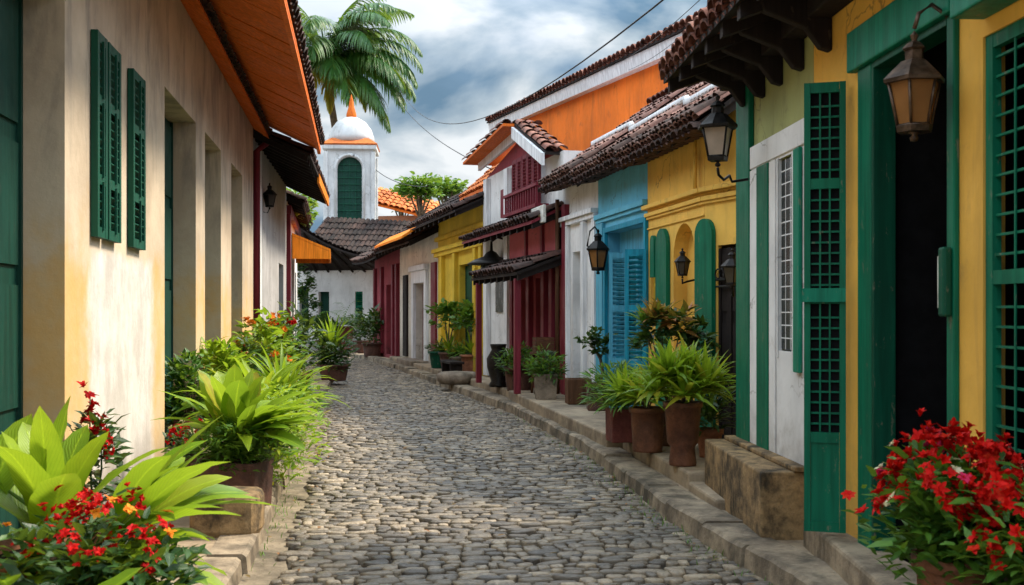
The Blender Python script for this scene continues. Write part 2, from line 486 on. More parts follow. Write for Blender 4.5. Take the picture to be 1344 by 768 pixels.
M['palmyellow'] = leaf_mat('yellowing_palm_leaflets', (0.30, 0.26, 0.02), (0.48, 0.33, 0.03), (0.5, 0.2, 0.03), 0.35)
M['copper'] = leaf_mat('coppery_leaves', (0.10, 0.10, 0.02), (0.38, 0.12, 0.03), (0.5, 0.2, 0.03), 0.3)
M['red'] = leaf_mat('red_petals', (0.38, 0.003, 0.004), (0.60, 0.008, 0.006), (0.62, 0.02, 0.03), 0.2, 0.5)
M['scarlet'] = leaf_mat('scarlet_petals', (0.48, 0.004, 0.003), (0.66, 0.010, 0.005), (0.60, 0.035, 0.01), 0.15, 0.5)
M['pinkfl'] = leaf_mat('deep_pink_petals', (0.55, 0.015, 0.05), (0.64, 0.03, 0.12), None, 0.15, 0.5)
M['orangefl'] = leaf_mat('orange_petals', (0.7, 0.15, 0.01), (0.75, 0.28, 0.02), None, 0.2, 0.5)
M['creamfl'] = leaf_mat('cream_petals', (0.7, 0.6, 0.3), (0.75, 0.7, 0.5), None, 0.2, 0.5)
for k_ in ('red', 'scarlet', 'pinkfl', 'orangefl', 'creamfl'):           # petals pass their own colour, not green
    M[k_].node_tree.nodes['Principled BSDF'].inputs['Specular IOR Level'].default_value = 0.12
    for n_ in M[k_].node_tree.nodes:
        if n_.type == 'MIX' and n_.outputs[2].is_linked and n_.outputs[2].links[0].to_node.type == 'BSDF_TRANSLUCENT':
            n_.inputs[0].default_value = 0.0
def glass_mat(name, col, tr=0.55, rough=0.25):
    t = NT(name)
    o = t.obj()
    n = t.noise(o, 11, 5, 0.6)
    c = t.mix(n, sc3(col, 0.6), sc3(col, 1.2))
    t.b.inputs['Transmission Weight'].default_value = tr
    t.b.inputs['IOR'].default_value = 1.35
    return t.fin(c, rough, 0.5)
M['amber'] = glass_mat('amber_glass', (0.42, 0.19, 0.06), 0.45, 0.3)
M['smoke'] = glass_mat('dusty_glass', (0.62, 0.50, 0.40), 0.5, 0.3)
M['pane'] = plain('dark_window_glass', (0.010, 0.016, 0.015), 0.3, 0, 0.15, 3, 0.3)
M['cloth'] = paint('orange_canvas', (0.75, 0.22, 0.015), 0.7, (0.4, 0.1, 0.02), 0.2)
M['label'] = plain('white_enamel', (0.6, 0.6, 0.56), 0.4)
M['labelr'] = plain('red_enamel', (0.5, 0.09, 0.03), 0.4)
M['smokedark'] = glass_mat('sooty_glass', (0.10, 0.08, 0.06), 0.5, 0.3)
M['rubber'] = plain('black_cable', (0.02, 0.02, 0.022), 0.6)

# ------------------------------------------------------------------ street lines (road edges as x for a given depth)
RK = [(-2.0, 2.1), (3.0, 2.05), (6.44, 1.51), (8.23, 1.19), (9.5, 1.10), (12.3, 0.79), (16.8, 0.08), (24.5, -1.77), (30, -3.1), (36, -4.7), (39.5, -5.9)]
LK = [(-2.0, -0.9), (3.0, -1.22), (6.44, -1.58), (8.23, -1.81), (11.5, -2.26), (18, -3.2), (27, -4.3), (31, -5.0), (34, -6.0), (36, -7.6)]
def interp(tab, y):
    if y <= tab[0][0]: return tab[0][1]
    for (a, xa), (b, xb) in zip(tab, tab[1:]):
        if y <= b:
            return xa + (xb - xa) * (y - a) / (b - a)
    return tab[-1][1]
def xr(y): return interp(RK, y)
def xl(y): return interp(LK, y)

# ground sheet to the horizon
g = MB()
g.add([(-900, -60, -0.06), (900, -60, -0.06), (900, 1800, -0.06), (-900, 1800, -0.06)], [(0, 1, 2, 3)])
struct('ground', g, M['earth'], solid=False)

# street: bed plus every stone in one mesh
rng = random.Random(5)
g = MB()
ys = [-2 + i * 0.75 for i in range(56)]
vs, fs = [], []
for y in ys:
    vs += [(xl(y) - 0.05, y, -0.010), (xr(y) + 0.05, y, -0.010)]
for i in range(len(ys) - 1):
    fs.append((2 * i, 2 * i + 1, 2 * i + 3, 2 * i + 2))
g.add(vs, fs)
g.add([(-14, 33.2, -0.016), (-4.2, 33.2, -0.016), (-4.2, 42.0, -0.016), (-14, 42.0, -0.016)], [(0, 1, 2, 3)])
struct('street_bed', g, M['joint'], solid=False)
g = MB()
def stone_at(g, cx, cy, wx, wy, ang, z):
    n = 9
    rad = []
    for k in range(n):
        t = 2 * math.pi * k / n
        c, s_ = math.cos(t), math.sin(t)
        sq = 1.0 / max(abs(c), abs(s_)) ** 0.78
        rad.append(sq * rng.uniform(0.86, 1.10))
    tx, ty = rng.uniform(-.06, .06), rng.uniform(-.09, .09)
    def P(k, f, zz):
        t = 2 * math.pi * k / n
        x = math.cos(t) * rad[k] * wx / 2 * f; y = math.sin(t) * rad[k] * wy / 2 * f
        X = cx + x * math.cos(ang) - y * math.sin(ang); Y = cy + x * math.sin(ang) + y * math.cos(ang)
        return (X, Y, z + zz + x * tx + y * ty)
    vs = [P(k, 1.0, -0.045) for k in range(n)] + [P(k, 0.985, 0.001) for k in range(n)] + [P(k, 0.92, 0.010) for k in range(n)] + [P(k, 0.5, 0.012 + rng.uniform(-.004, .004)) for k in range(n)]
    vs.append((cx, cy, z + 0.012 + rng.uniform(-.004, .004)))
    fs = []
    for r_ in range(3):
        for k in range(n):
            k2 = (k + 1) % n
            fs.append((r_ * n + k, r_ * n + k2, (r_ + 1) * n + k2, (r_ + 1) * n + k))
    for k in range(n):
        fs.append((3 * n + k, 3 * n + (k + 1) % n, 4 * n))
    g.add(vs, fs, True)
y = 2.2
while y < 37.5:
    d = rng.uniform(0.06, 0.115)
    a, b = xl(y) + 0.24 * (y < 20), xr(y) - 0.10
    slope = (0.5 * (xl(y + 1) + xr(y + 1)) - 0.5 * (xl(y) + xr(y)))
    ang0 = -math.atan(slope) * 0 + math.atan2(slope, 1.0) * -1
    x = a + rng.uniform(-.08, .05)
    while x < b:
        wd = rng.choice((rng.uniform(0.06, 0.12), rng.uniform(0.10, 0.24)))
        yy = y + d / 2 + (x - (a + b) / 2) * math.tan(ang0) + 0.05 * math.sin(x * 2.1 + y * 1.7) + 0.035 * math.sin(x * 5.3 - y * 2.9) + rng.uniform(-.022, .022)
        stone_at(g, x + wd / 2, yy, wd * rng.uniform(.97, 1.03), d * rng.uniform(0.88, 1.14), ang0 + rng.uniform(-.2, .2), 0.008 + 0.006 * math.sin(x * 1.3 + yy * 0.6) + rng.uniform(-.007, .007))
        x += wd
    y += d
for i in range(420):                                          # where the street turns away to the left
    x, y = rng.uniform(-13.5, -5.0), rng.uniform(37.5, 41.3)
    if y > 40.2 and x > -6.2: continue
    stone_at(g, x, y, 0.26, 0.20, rng.uniform(-.3, .3), rng.uniform(-.01, .004))
struct('street', g, M['cobble'], solid=False)

# sandy gutter along the left kerb
g = MB()
vs, fs = [], []
yy = [1 + 0.5 * i for i in range(48)]
for i, y in enumerate(yy):
    wv = 0.22 + 0.05 * math.sin(i * 1.3) + 0.03 * math.sin(i * 3.1)
    vs += [(xl(y) - 0.02, y, 0.012), (xl(y) + wv, y, 0.004)]
for i in range(len(yy) - 1):
    fs.append((2 * i, 2 * i + 1, 2 * i + 3, 2 * i + 2))
g.add(vs, fs)
struct('gutter', g, M['sand'], solid=False)
g = MB()
vs, fs = [], []
yy = [3 + 0.5 * i for i in range(60)]
for i, y in enumerate(yy):
    wv = 0.10 + 0.05 * math.sin(i * 1.9) + 0.04 * math.sin(i * 0.7)
    vs += [(xr(y) + 0.02, y, 0.012), (xr(y) - wv, y, 0.004)]
for i in range(len(yy) - 1):
    fs.append((2 * i, 2 * i + 2, 2 * i + 3, 2 * i + 1))
g.add(vs, fs)
struct('gutter', g, M['sand'], solid=False)

# kerbs of separate long stones
def kerb(fn, side, y0, y1, h, wdt):
    g = MB()
    y = y0
    while y < y1:
        ln = rng.uniform(0.7, 1.25)
        e = min(y + ln - 0.015, y1)
        j = rng.uniform(-.018, .018); hz = h + rng.uniform(-.015, .012)
        n = 4
        vs = []
        for i in range(n + 1):
            q = y + (e - y) * i / n
            x = fn(q) + j + rng.uniform(-.008, .008)
            d = rng.uniform(-.006, .006)
            vs += [(x, q, -0.1), (x + side * 0.02, q, hz - 0.02 + d), (x + side * 0.045, q, hz + d), (x + side * wdt, q, hz + d * .5), (x + side * wdt, q, -0.1)]
        fs = []
        for i in range(n):
            for k in range(4):
                fs.append((i * 5 + k, i * 5 + k + 1, i * 5 + k + 6, i * 5 + k + 5))
        fs += [(0, 1, 2, 3, 4), (n * 5 + 4, n * 5 + 3, n * 5 + 2, n * 5 + 1, n * 5)]
        g.add(vs, fs)
        y = e + 0.015
    struct('kerb', g, M['kerb'])
kerb(xr, 1, 2.5, 39.4, 0.15, 0.30)
kerb(xl, -1, 2.0, 33.0, 0.13, 0.26)

# pavements
def strip(tab_in, tab_out, ys, z, mat, name):
    g = MB()
    vs, fs = [], []
    for y in ys:
        vs += [(tab_in(y), y, z), (tab_out(y), y, z)]
    for i in range(len(ys) - 1):
        fs.append((2 * i, 2 * i + 1, 2 * i + 3, 2 * i + 2))
    g.add(vs, fs)
    struct(name, g, mat, solid=False)
strip(lambda y: xr(y) + 0.27, lambda y: xr(y) + 4.5, [2 + i for i in range(39)], 0.125, M['pave'], 'pavement')
strip(lambda y: xl(y) - 3.5, lambda y: xl(y) - 0.23, [1 + i for i in range(32)], 0.105, M['pave'], 'pavement')
g = MB(); g.add([(-16, 41.0, 0.12), (-4, 40.6, 0.12), (-4, 47, 0.12), (-16, 47, 0.12)], [(0, 1, 2, 3)])
struct('pavement', g, M['pave'], solid=False)

# ------------------------------------------------------------------ house frame
class House:
    """Facade from A to B; local x runs A->B, local +y points into the street, z up."""
    def __init__(s, name, label, A, B, cat='house', group=None):
        s.A, s.B = Vector(A), Vector(B)
        s.u = (s.B - s.A).normalized()
        s.L = (s.B - s.A).length
        s.t = thing(name, label, cat, (s.A.x, s.A.y, 0), math.atan2(s.u.y, s.u.x), group)
        s.mats = []
    def x(s, px):
        k = (px - CX) / FPX
        # A + u*t on ray X = k*Y
        return (k * s.A.y - s.A.x) / (s.u.x - k * s.u.y)
    def z(s, px, py):
        Y = s.A.y + s.u.y * s.x(px)
        return EYE + (HZ - py) / FPX * Y
    def part(s, name, mb, mat, bevel=0.0, solid=True, parent=None):
        return mb.build(name, mat, parent or s.t, solid, bevel)
    def boxp(s, name, mat, x0, x1, y0, y1, z0, z1, bevel=0.006, parent=None):
        return s.part(name, MB().box(x0, x1, y0, y1, z0, z1), mat, bevel, True, parent)

def wall_mb(L, H, ops=(), t=0.24, D=3.0, x0=0.004, z0=-0.05, M_=None, y0=0.0, shell=True):
    """Front face with openings cut in it and their reveals; sides, back and top. ops: (xa, xb, za, zb[, 'arch'])"""
    g = MB(M_)
    L = L - 0.004
    xs = sorted({x0, L, *[o[0] for o in ops], *[o[1] for o in ops]})
    zs = sorted({z0, H, *[o[2] for o in ops], *[o[3] for o in ops]})
    for xa, xb in zip(xs, xs[1:]):
        for za, zb in zip(zs, zs[1:]):
            cx, cz = (xa + xb) / 2, (za + zb) / 2
            if any(o[0] < cx < o[1] and o[2] < cz < o[3] for o in ops):
                continue
            g.add([(xa, y0, za), (xb, y0, za), (xb, y0, zb), (xa, y0, zb)], [(3, 2, 1, 0)])
    for o in ops:
        xa, xb, za, zb = o[:4]
        if len(o) > 4:
            r = (xb - xa) / 2; n = 12; zc = zb - r
            arc = [(xa + r - r * math.cos(math.pi * i / n), zc + r * math.sin(math.pi * i / n)) for i in range(n + 1)]
            for (p, q) in zip(arc, arc[1:]):
                if zb - p[1] < 1e-4:
                    g.add([(p[0], y0, p[1]), (q[0], y0, q[1]), (q[0], y0, zb)], [(2, 1, 0)])
                elif zb - q[1] < 1e-4:
                    g.add([(p[0], y0, p[1]), (q[0], y0, q[1]), (p[0], y0, zb)], [(2, 1, 0)])
                else:
                    g.add([(p[0], y0, p[1]), (q[0], y0, q[1]), (q[0], y0, zb), (p[0], y0, zb)], [(3, 2, 1, 0)])
            ring = [(xb, za)] + [(xb, zc)] + arc[::-1][1:] + [(xa, za)]
        else:
            ring = [(xb, za), (xb, zb), (xa, zb), (xa, za)]
        for (p, q) in zip(ring, ring[1:]):
            g.add([(p[0], y0, p[1]), (q[0], y0, q[1]), (q[0], y0 - t, q[1]), (p[0], y0 - t, p[1])], [(0, 1, 2, 3)])
        if za > 0.35:
            g.add([(xa, y0, za), (xb, y0, za), (xb, y0 - t, za), (xa, y0 - t, za)], [(3, 2, 1, 0)])
    if shell:
        g.add([(x0, y0, z0), (x0, -D, z0), (x0, -D, H), (x0, y0, H)], [(0, 1, 2, 3)])
        g.add([(L, y0, z0), (L, -D, z0), (L, -D, H), (L, y0, H)], [(3, 2, 1, 0)])
        g.add([(x0, -D, z0), (L, -D, z0), (L, -D, H), (x0, -D, H)], [(0, 1, 2, 3)])
        g.add([(x0, y0, H), (L, y0, H), (L, -D, H), (x0, -D, H)], [(0, 1, 2, 3)])
    return g

def tiles(A, B, Cc, Dd, ncol, nrow, seed=1, sag=0.0, curve=None, lift=0.012):
    """Barrel tiles on the patch A,B (eave) - C,D (top, C above B). Every tile its own island."""
    rg = random.Random(seed)
    A, B, Cc, Dd = Vector(A), Vector(B), Vector(Cc), Vector(Dd)
    g = MB()
    nrm = (B - A).cross(Dd - A).normalized()
    if nrm.z < 0: nrm = -nrm
    def P(u, v):
        p = (A * (1 - u) + B * u) * (1 - v) + (Dd * (1 - u) + Cc * u) * v
        dz = -sag * 4 * u * (1 - u) - (curve or 0) * 4 * v * (1 - v)
        return p + Vector((0, 0, dz))
    wcol = (B - A).length / ncol
    for c in range(ncol):
        u0 = (c + 0.5) / ncol
        for r_ in range(nrow):
            va, vb = r_ / nrow, min(1.0, (r_ + 1.16) / nrow)
            ju = rg.uniform(-.07, .07) / ncol
            jz = rg.uniform(-.006, .010); jv = rg.uniform(-.08, .08) / nrow * (r_ > 0) + rg.uniform(-.05, .02) / nrow * (r_ == 0)
            vs = []
            for e, (v, rr, lf) in enumerate(((va + jv, 0.54, lift * 1.6), (vb, 0.42, 0.0))):
                for k in range(6):
                    th = math.pi * k / 5
                    off = -math.cos(th) * rr * wcol
                    h = math.sin(th) * rr * wcol * 0.75
                    uu = u0 + ju + off / (B - A).length
                    vs.append(P(uu, v) + nrm * (h + lf + jz))
            g.add(vs, [(k, k + 1, k + 7, k + 6) for k in range(5)], True)
            if r_ == 0:                                          # thickness at the open eave end
                th_ = 0.018
                vs2 = vs[:6] + [p - nrm * th_ * (0.4 + 0.6 * math.sin(math.pi * k / 5)) for k, p in enumerate(vs[:6])]
                g.add(vs2, [(k, k + 6, k + 7, k + 1) for k in range(5)])
        # channel tile between covers
        for r_ in range(nrow):
            if c == ncol - 1: continue
            va, vb = r_ / nrow, (r_ + 1) / nrow
            uc = (c + 1.0) / ncol
            vs = []
            for v in (va, vb):
                for k in range(4):
                    th = math.pi * k / 3
                    vs.append(P(uc - math.cos(th) * 0.3 / ncol, v) - nrm * (math.sin(th) * 0.16 * wcol - 0.012))
            g.add(vs, [(k, k + 1, k + 5, k + 4) for k in range(3)], True)
    return g

def roof_on(h, x0, x1, ze, pitch, over, depth, mat, seed=1, soffit=None, tile=0.21, row=0.36, name='roof', sag=0.0, beams=None, fascia=None, parent=None):
    """Street-side roof slope on house h: eave line at y=+over, z=ze, rising to the back."""
    run = over + depth
    zt = ze + math.tan(pitch) * run
    nc = max(3, round((x1 - x0) / tile)); nr = max(2, round(run / math.cos(pitch) / row))
    up = 0.055
    o = h.part(name, tiles((x0, over, ze + up), (x1, over, ze + up), (x1, -depth, zt + up), (x0, -depth, zt + up), nc, nr, seed, sag), mat, solid=False, parent=parent)
    g = MB()
    n = 10
    for i in range(n):
        ua, ub = i / n, (i + 1) / n
        sa, sb = -sag * 4 * ua * (1 - ua), -sag * 4 * ub * (1 - ub)
        xa, xb = x0 + (x1 - x0) * ua, x0 + (x1 - x0) * ub
        g.slab4([(xa, over - 0.03, ze + 0.035 + sa), (xb, over - 0.03, ze + 0.035 + sb), (xb, -depth, zt + 0.035 + sb), (xa, -depth, zt + 0.035 + sa)], 0.05)
    h.part('soffit', g, soffit or M['wood'], parent=o if parent is None else parent)
    if fascia:
        h.part('fascia', MB().box(x0, x1, over - 0.028, over - 0.006, ze - 0.11 - sag, ze + 0.045), fascia, 0.004, parent=o)
    if beams:
        k = max(2, round((x1 - x0) / beams))
        for i in range(k + 1):
            g = MB()
            xx = x0 + 0.08 + (x1 - x0 - 0.16) * i / k
            zi = math.tan(pitch)
            g.add([(xx - .04, -0.1, ze - .02 + zi * (over + .1)), (xx + .04, -0.1, ze - .02 + zi * (over + .1)), (xx + .04, over - 0.06, ze - .02 + zi * .06), (xx - .04, over - 0.06, ze - .02 + zi * .06),
                   (xx - .04, -0.1, ze - .13 + zi * (over + .1)), (xx + .04, -0.1, ze - .13 + zi * (over + .1)), (xx + .04, over - 0.06, ze - .12 + zi * .06), (xx - .04, over - 0.06, ze - .12 + zi * .06)],
                  [(0, 1, 2, 3), (7, 6, 5, 4), (0, 4, 5, 1), (1, 5, 6, 2), (2, 6, 7, 3), (3, 7, 4, 0)])
            h.part('rafter', g, M['wood'], parent=o)
    return o, zt

def back_slope(h, x0, x1, over, depth, ze, pitch, back, mat, seed):
    zt = ze + math.tan(pitch) * (over + depth)
    zb = zt - math.tan(pitch) * back
    h.part('roof', tiles((x1, -depth - back, zb + .05), (x0, -depth - back, zb + .05), (x0, -depth, zt + .05), (x1, -depth, zt + .05), max(3, round((x1 - x0) / .25)), max(2, round(back / .4)), seed), mat, solid=False)

def louvre(W, H, z0, splits, M_=None, t=0.035, st=0.05, gap=0.055, solid_to=None, mid=False):
    """A louvred leaf: stiles, rails, tilted slats; splits are rail heights."""
    g = MB(M_)
    g.box(0, st, 0, t, z0, z0 + H); g.box(W - st, W, 0, t, z0, z0 + H)
    rails = [z0] + [z0 + s for s in splits] + [z0 + H - 0.07]
    for r_ in rails:
        g.box(st + .001, W - st - .001, 0.002, t - 0.002, r_, r_ + 0.07)
    for a, b in zip(rails, rails[1:]):
        if solid_to is not None and b <= z0 + solid_to + 1e-6:
            g.box(st + .001, W - st - .001, 0.010, t - 0.012, a + .07, b)
            continue
        z = a + 0.09
        while z < b - 0.03:
            g.add([(st, 0.004, z), (W - st, 0.004, z), (W - st, t - .006, z + gap * .55), (st, t - .006, z + gap * .55),
                   (st, 0.004, z + .008), (W - st, 0.004, z + .008), (W - st, t - .006, z + gap * .55 + .008), (st, t - .006, z + gap * .55 + .008)],
                  [(0, 3, 2, 1), (4, 5, 6, 7), (0, 1, 5, 4), (1, 2, 6, 5), (2, 3, 7, 6), (3, 0, 4, 7)])
            z += gap
        if mid:
            g.box(W / 2 - .012, W / 2 + .012, t - .002, t + .012, a + .05, b + .02)
    return g

def grille(W, H, z0, splits, M_, st, gap, nv=2, solid_to=None, t=.04):
    g = MB(M_)
    g.box(0, st, 0, t, z0, z0 + H); g.box(W - st, W, 0, t, z0, z0 + H)
    rails = [z0] + [z0 + q for q in splits] + [z0 + H - .06]
    for r_ in rails:
        g.box(st + .001, W - st - .001, .002, t - .002, r_, r_ + .06)
    for a, b in zip(rails, rails[1:]):
        if solid_to is not None and b <= z0 + solid_to + 1e-6:
            g.box(st + .001, W - st - .001, .010, t - .012, a + .06, b); continue
        for k in range(1, nv + 1):
            x = st + (W - 2 * st) * k / (nv + 1)
            g.box(x - .005, x + .005, .0275, .034, a + .06, b)
        z = a + .06 + gap * .8
        while z < b - .02:
            g.box(st + .001, W - st - .001, .012, .027, z - .0055, z + .0055)
            z += gap
    return g

def panel_door(W, H, z0, M_=None, cols=1, rows=3, t=0.05):
    g = MB(M_)
    g.box(0, W, 0, t * .5, z0, z0 + H)
    cw = W / cols
    for c in range(cols):
        for r_ in range(rows):
            ph = H / rows
            a, b = c * cw + 0.05, (c + 1) * cw - 0.05
            za, zb = z0 + r_ * ph + .06, z0 + (r_ + 1) * ph - .06
            if b - a > .03:
                g.box(a, b, t * .5 + .001, t * .8, za, zb)
        g.box(c * cw, c * cw + .035, t * .5 + .001, t, z0, z0 + H)
        g.box((c + 1) * cw - .035, (c + 1) * cw - .001, t * .5 + .001, t, z0, z0 + H)
    return g

def arch_leaf(W, H, z0, t=0.04, M_=None, n=12):
    r = W / 2
    pts = [(0, z0), (W, z0)] + [(r + r * math.cos(math.pi * i / n), z0 + H - r + r * math.sin(math.pi * i / n)) for i in range(n + 1)]
    g = MB(M_); g.prism_y(pts, 0, t)
    return g

# ================================================================== LEFT: long beige house
def xl_line(Y): return -0.140 * Y - 1.8
L1 = House('beige_house', 'long beige house with dark green shutters and a deep orange eave', (xl_line(18.8), 18.8), (xl_line(2.6), 2.6))
LX = (L1.x(205), L1.x(112))
M['left_wall'] = left_wall_mat()
e = L1
ops = []
d_doors = [((e.x(85), e.x(-60)), 3.55), ((e.x(257), e.x(216)), 3.70), ((e.x(290), e.x(269)), 3.72), ((e.x(318), e.x(303.5)), 3.72)]
for (a, b), top in d_doors:
    ops.append((a, b, 0.10, top))
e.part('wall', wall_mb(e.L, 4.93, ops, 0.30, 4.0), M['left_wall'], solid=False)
for i, ((a, b), top) in enumerate(d_doors):
    g = panel_door(b - a - .02, top - .12, 0.11, Matrix.Translation((a + .01, -0.30, 0)), 2, 4, .06)
    d = e.part('door', g, M['dkgreen'])
    e.boxp('handle', M['bronze'], (a + b) / 2 - .1, (a + b) / 2 - .07, -.242, -.20, 1.1, 1.28, .005, d)
for (pa, pb) in ((131.5, 117.5), (150, 133), (183, 166)):
    a, b = e.x(pb), e.x(pa)
    a, b = min(a, b), max(a, b)
    zt, zb_ = 3.50, 2.11
    g = louvre(b - a - .012, zt - zb_, zb_, [0.36, 0.9], Matrix.Translation((a, 0.006, 0)), .045, .055, .06, None, True)
    s_ = e.part('shutter', g, M['shgreen'])
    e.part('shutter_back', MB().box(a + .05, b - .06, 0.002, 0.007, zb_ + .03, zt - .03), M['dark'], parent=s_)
# eave: a narrow corbelled course by the wall, then the wide sloping orange boards
pitch = R(25)
x0, x1 = -0.35, e.L
zw = 4.92
run = 1.13
zo = zw - math.tan(pitch) * run
rt = e.part('roof', tiles((x0, run + .03, zo + .13), (x1, run + .03, zo + .13), (x1, -2.4, zw + .13 + math.tan(pitch) * 2.4), (x0, -2.4, zw + .13 + math.tan(pitch) * 2.4), 72, 11, 3), M['tiledark'], solid=False)
g = MB()
nb = 64
for i in range(nb):
    a, b = x0 + (x1 - x0) * i / nb, x0 + (x1 - x0) * (i + 1) / nb - .012
    j = rng.uniform(-.008, .008)
    g.slab4([(a, run, zo + .09 + j), (b, run, zo + .09 + j), (b, 0.0, zw + .09 + j), (a, 0.0, zw + .09 + j)], .05)
e.part('soffit', g, M['orangew'], parent=rt)
g = MB()
g.slab4([(x0, run - .01, zo + .125), (x1, run - .01, zo + .125), (x1, -2.4, zw + .125 + math.tan(pitch) * 2.4), (x0, -2.4, zw + .125 + math.tan(pitch) * 2.4)], .03)
e.part('roof_deck', g, M['wood'], parent=rt)
e.part('fascia', MB().box(x0, x1, run - .055, run - .002, zo - .015, zo + .04), M['orangew'], parent=rt)
# inner tile course
g = tiles((x0, .27, zw - .28), (x1, .27, zw - .28), (x1, -.02, zw - .10), (x0, -.02, zw - .10), 100, 1, 8)
e.part('eave_course', g, M['tiledark'], solid=False, parent=rt)
g = MB(); g.slab4([(x0, .25, zw - .28), (x1, .25, zw - .28), (x1, 0.003, zw - .13), (x0, 0.003, zw - .13)], .035)
e.part('cornice', g, M['orangew'], parent=rt)

# grey house beyond it, with a maroon downpipe at the joint
L2 = House('grey_house', 'plain grey house with a dark tiled eave beside the long beige house', (-5.45, 26.5), (-4.50, 19.0))
e = L2
ops = [(e.x(372), e.x(366), 0.1, 2.7)]
e.part('wall', wall_mb(e.L, 4.75, ops, .3, 4), M['grey'], solid=False)
e.boxp('door', M['dkgreen'], ops[0][0], ops[0][1], -.3, -.26, .1, 2.7)
e.part('downpipe', MB().tube([(e.L - .1, .07, .1), (e.L - .1, .07, 4.4), (e.L - .1, .3, 4.6)], .06, 8), M['maroonp'])
e.boxp('pilaster', M['white'], e.L - 1.1, e.L - .75, 0, .06, .1, 4.6)
run = 1.0
zw, zo = 4.72, 4.72 - math.tan(R(24)) * run
rt = e.part('roof', tiles((-.1, run, zo + .1), (e.L + .1, run, zo + .1), (e.L + .1, -2.2, zw + .1 + math.tan(R(24)) * 2.2), (-.1, -2.2, zw + .1 + math.tan(R(24)) * 2.2), 36, 9, 4), M['tiledark'], solid=False)
e.part('soffit', MB().slab4([(-.1, run, zo + .07), (e.L + .1, run, zo + .07), (e.L + .1, -2.2, zw + .07 + math.tan(R(24)) * 2.2), (-.1, -2.2, zw + .07 + math.tan(R(24)) * 2.2)], .04), M['wood'], parent=rt)
e.part('fascia', MB().box(-.1, e.L * .62, run - .03, run + .015, zo - .09, zo + .10), M['cloth'], parent=rt)
for i in range(15):
    xx = i * e.L / 14
    e.part('rafter', MB().slab4([(xx - .04, run - .05, zo + .04), (xx + .04, run - .05, zo + .04), (xx + .04, 0, zw + .02), (xx - .04, 0, zw + .02)], .1), M['wood'], parent=rt)

# white house past the grey one
L3 = House('white_house', 'narrow white house with an arched recess behind the grey house', (-6.75, 34.5), (-5.47, 26.6))
e = L3
ops = [(1.0, 2.0, .1, 2.8), (3.0, 4.4, .1, 3.3, 'arch'), (5.4, 6.4, .1, 2.8)]
e.part('wall', wall_mb(e.L, 4.41, ops, .3, 2.6), M['white'], solid=False)
for o_ in ops:
    e.boxp('door', M['maroonp'] if len(o_) > 4 else M['dkgreen'], o_[0], o_[1], -.3, -.26, .1, o_[3])
e.boxp('cornice', M['maroonp'], 0, e.L, 0, .12, 4.0, 4.2)
e.boxp('pilaster', M['maroonp'], e.L - .35, e.L - .05, 0, .1, .1, 4.0)
roof_on(e, -.1, e.L, 4.25, R(22), .45, 2.2, M['tiledark'], 14, beams=.8)
aw = e.part('awning', MB().prism_x([(.02, 3.75), (1.05, 3.32), (1.05, 3.05), (1.0, 3.05), (1.0, 3.27), (.02, 3.68)], 2.2, 4.9), M['cloth'])
for xx in (2.2, 4.87):
    e.part('awning_side', MB().prism_x([(.03, 3.67), (1.0, 3.26), (1.0, 3.05), (.03, 3.05)], xx, xx + .03), M['cloth'], parent=aw)

# ================================================================== RIGHT 1: green and yellow house
def r1x(Y): return 1.94 - 0.05 * (Y - 7.1)
R1 = House('yellow_house', 'near yellow house with green louvred shutters and a tall dark doorway', (r1x(3.0), 3.0), (r1x(8.85), 8.85))
e = R1
X = e.x
ztop = 3.72
door = (X(1250), X(1150), 0.2, 2.97)
lou = (X(1345) - .62, X(1290), 0.55, 2.80)
xw = X(1068)
ops = [door, lou]
e.part('wall', wall_mb(xw, ztop, ops, .10, 4.5), M['yellow'], solid=False)
# olive upper wall and the white lower panel
g = wall_mb(e.L - xw, ztop, [(X(1045) - xw, X(1026) - xw, 1.33, 2.68)], .12, 4.5, M_=Matrix.Translation((xw, 0, 0)))
e.part('olive_wall', g, M['olive'], solid=False)
xa, xb = X(1066), X(990)
g = MB()
wx0, wx1 = X(1045), X(1026)
for (a, b, c, d) in ((xa, wx0, .5, 2.86), (wx1, xb, .5, 2.86), (wx0, wx1, .5, 1.33), (wx0, wx1, 2.68, 2.86)):
    g.add([(a, .022, c), (b, .022, c), (b, .022, d), (a, .022, d)], [(3, 2, 1, 0)])
g.add([(xa, 0, 2.86), (xb, 0, 2.86), (xb, .022, 2.86), (xa, .022, 2.86)], [(0, 1, 2, 3)])
g.add([(xa, 0, .5), (xa, .022, .5), (xa, .022, 2.86), (xa, 0, 2.86)], [(0, 1, 2, 3)])
for (a, b, c, d) in ((wx0, wx0, 1.33, 2.68), (wx1, wx1, 1.33, 2.68)):
    g.add([(a, .022, c), (a, -.12, c), (a, -.12, d), (a, .022, d)], [(0, 1, 2, 3)])
g.add([(wx0, .022, 1.33), (wx1, .022, 1.33), (wx1, -.12, 1.33), (wx0, -.12, 1.33)], [(0, 1, 2, 3)])
e.part('white_wall', g, M['white'], solid=False)
e.boxp('white_band', M['white'], xa, xb, .024, .036, 2.70, 2.87)
e.boxp('white_band', M['white'], X(1000), xb, .024, .036, .5, 2.69)
e.boxp('white_band', M['white'], X(1023), X(1015), .024, .034, .5, 2.69)
e.boxp('green_panel', M['green'], X(1015) + .003, X(1000) - .003, .024, .045, .5, 2.69)
e.boxp('green_pillar', M['green'], X(990), e.L + .02, .0, .045, .12, ztop, .01)
e.boxp('green_panel', M['teal'], X(1058), X(1050), .024, .05, 1.2, 2.69)
wn = e.boxp('window_frame', M['white'], X(1047), X(1045), .0225, .034, 1.28, 2.69)
e.boxp('window_frame', M['white'], X(1026), X(1024.5), .0225, .032, 1.28, 2.69, parent=None)
p_ = e.boxp('window', M['pane'], wx0 + .003, wx1 - .003, -.02, .004, 1.34, 2.67)
g = MB()
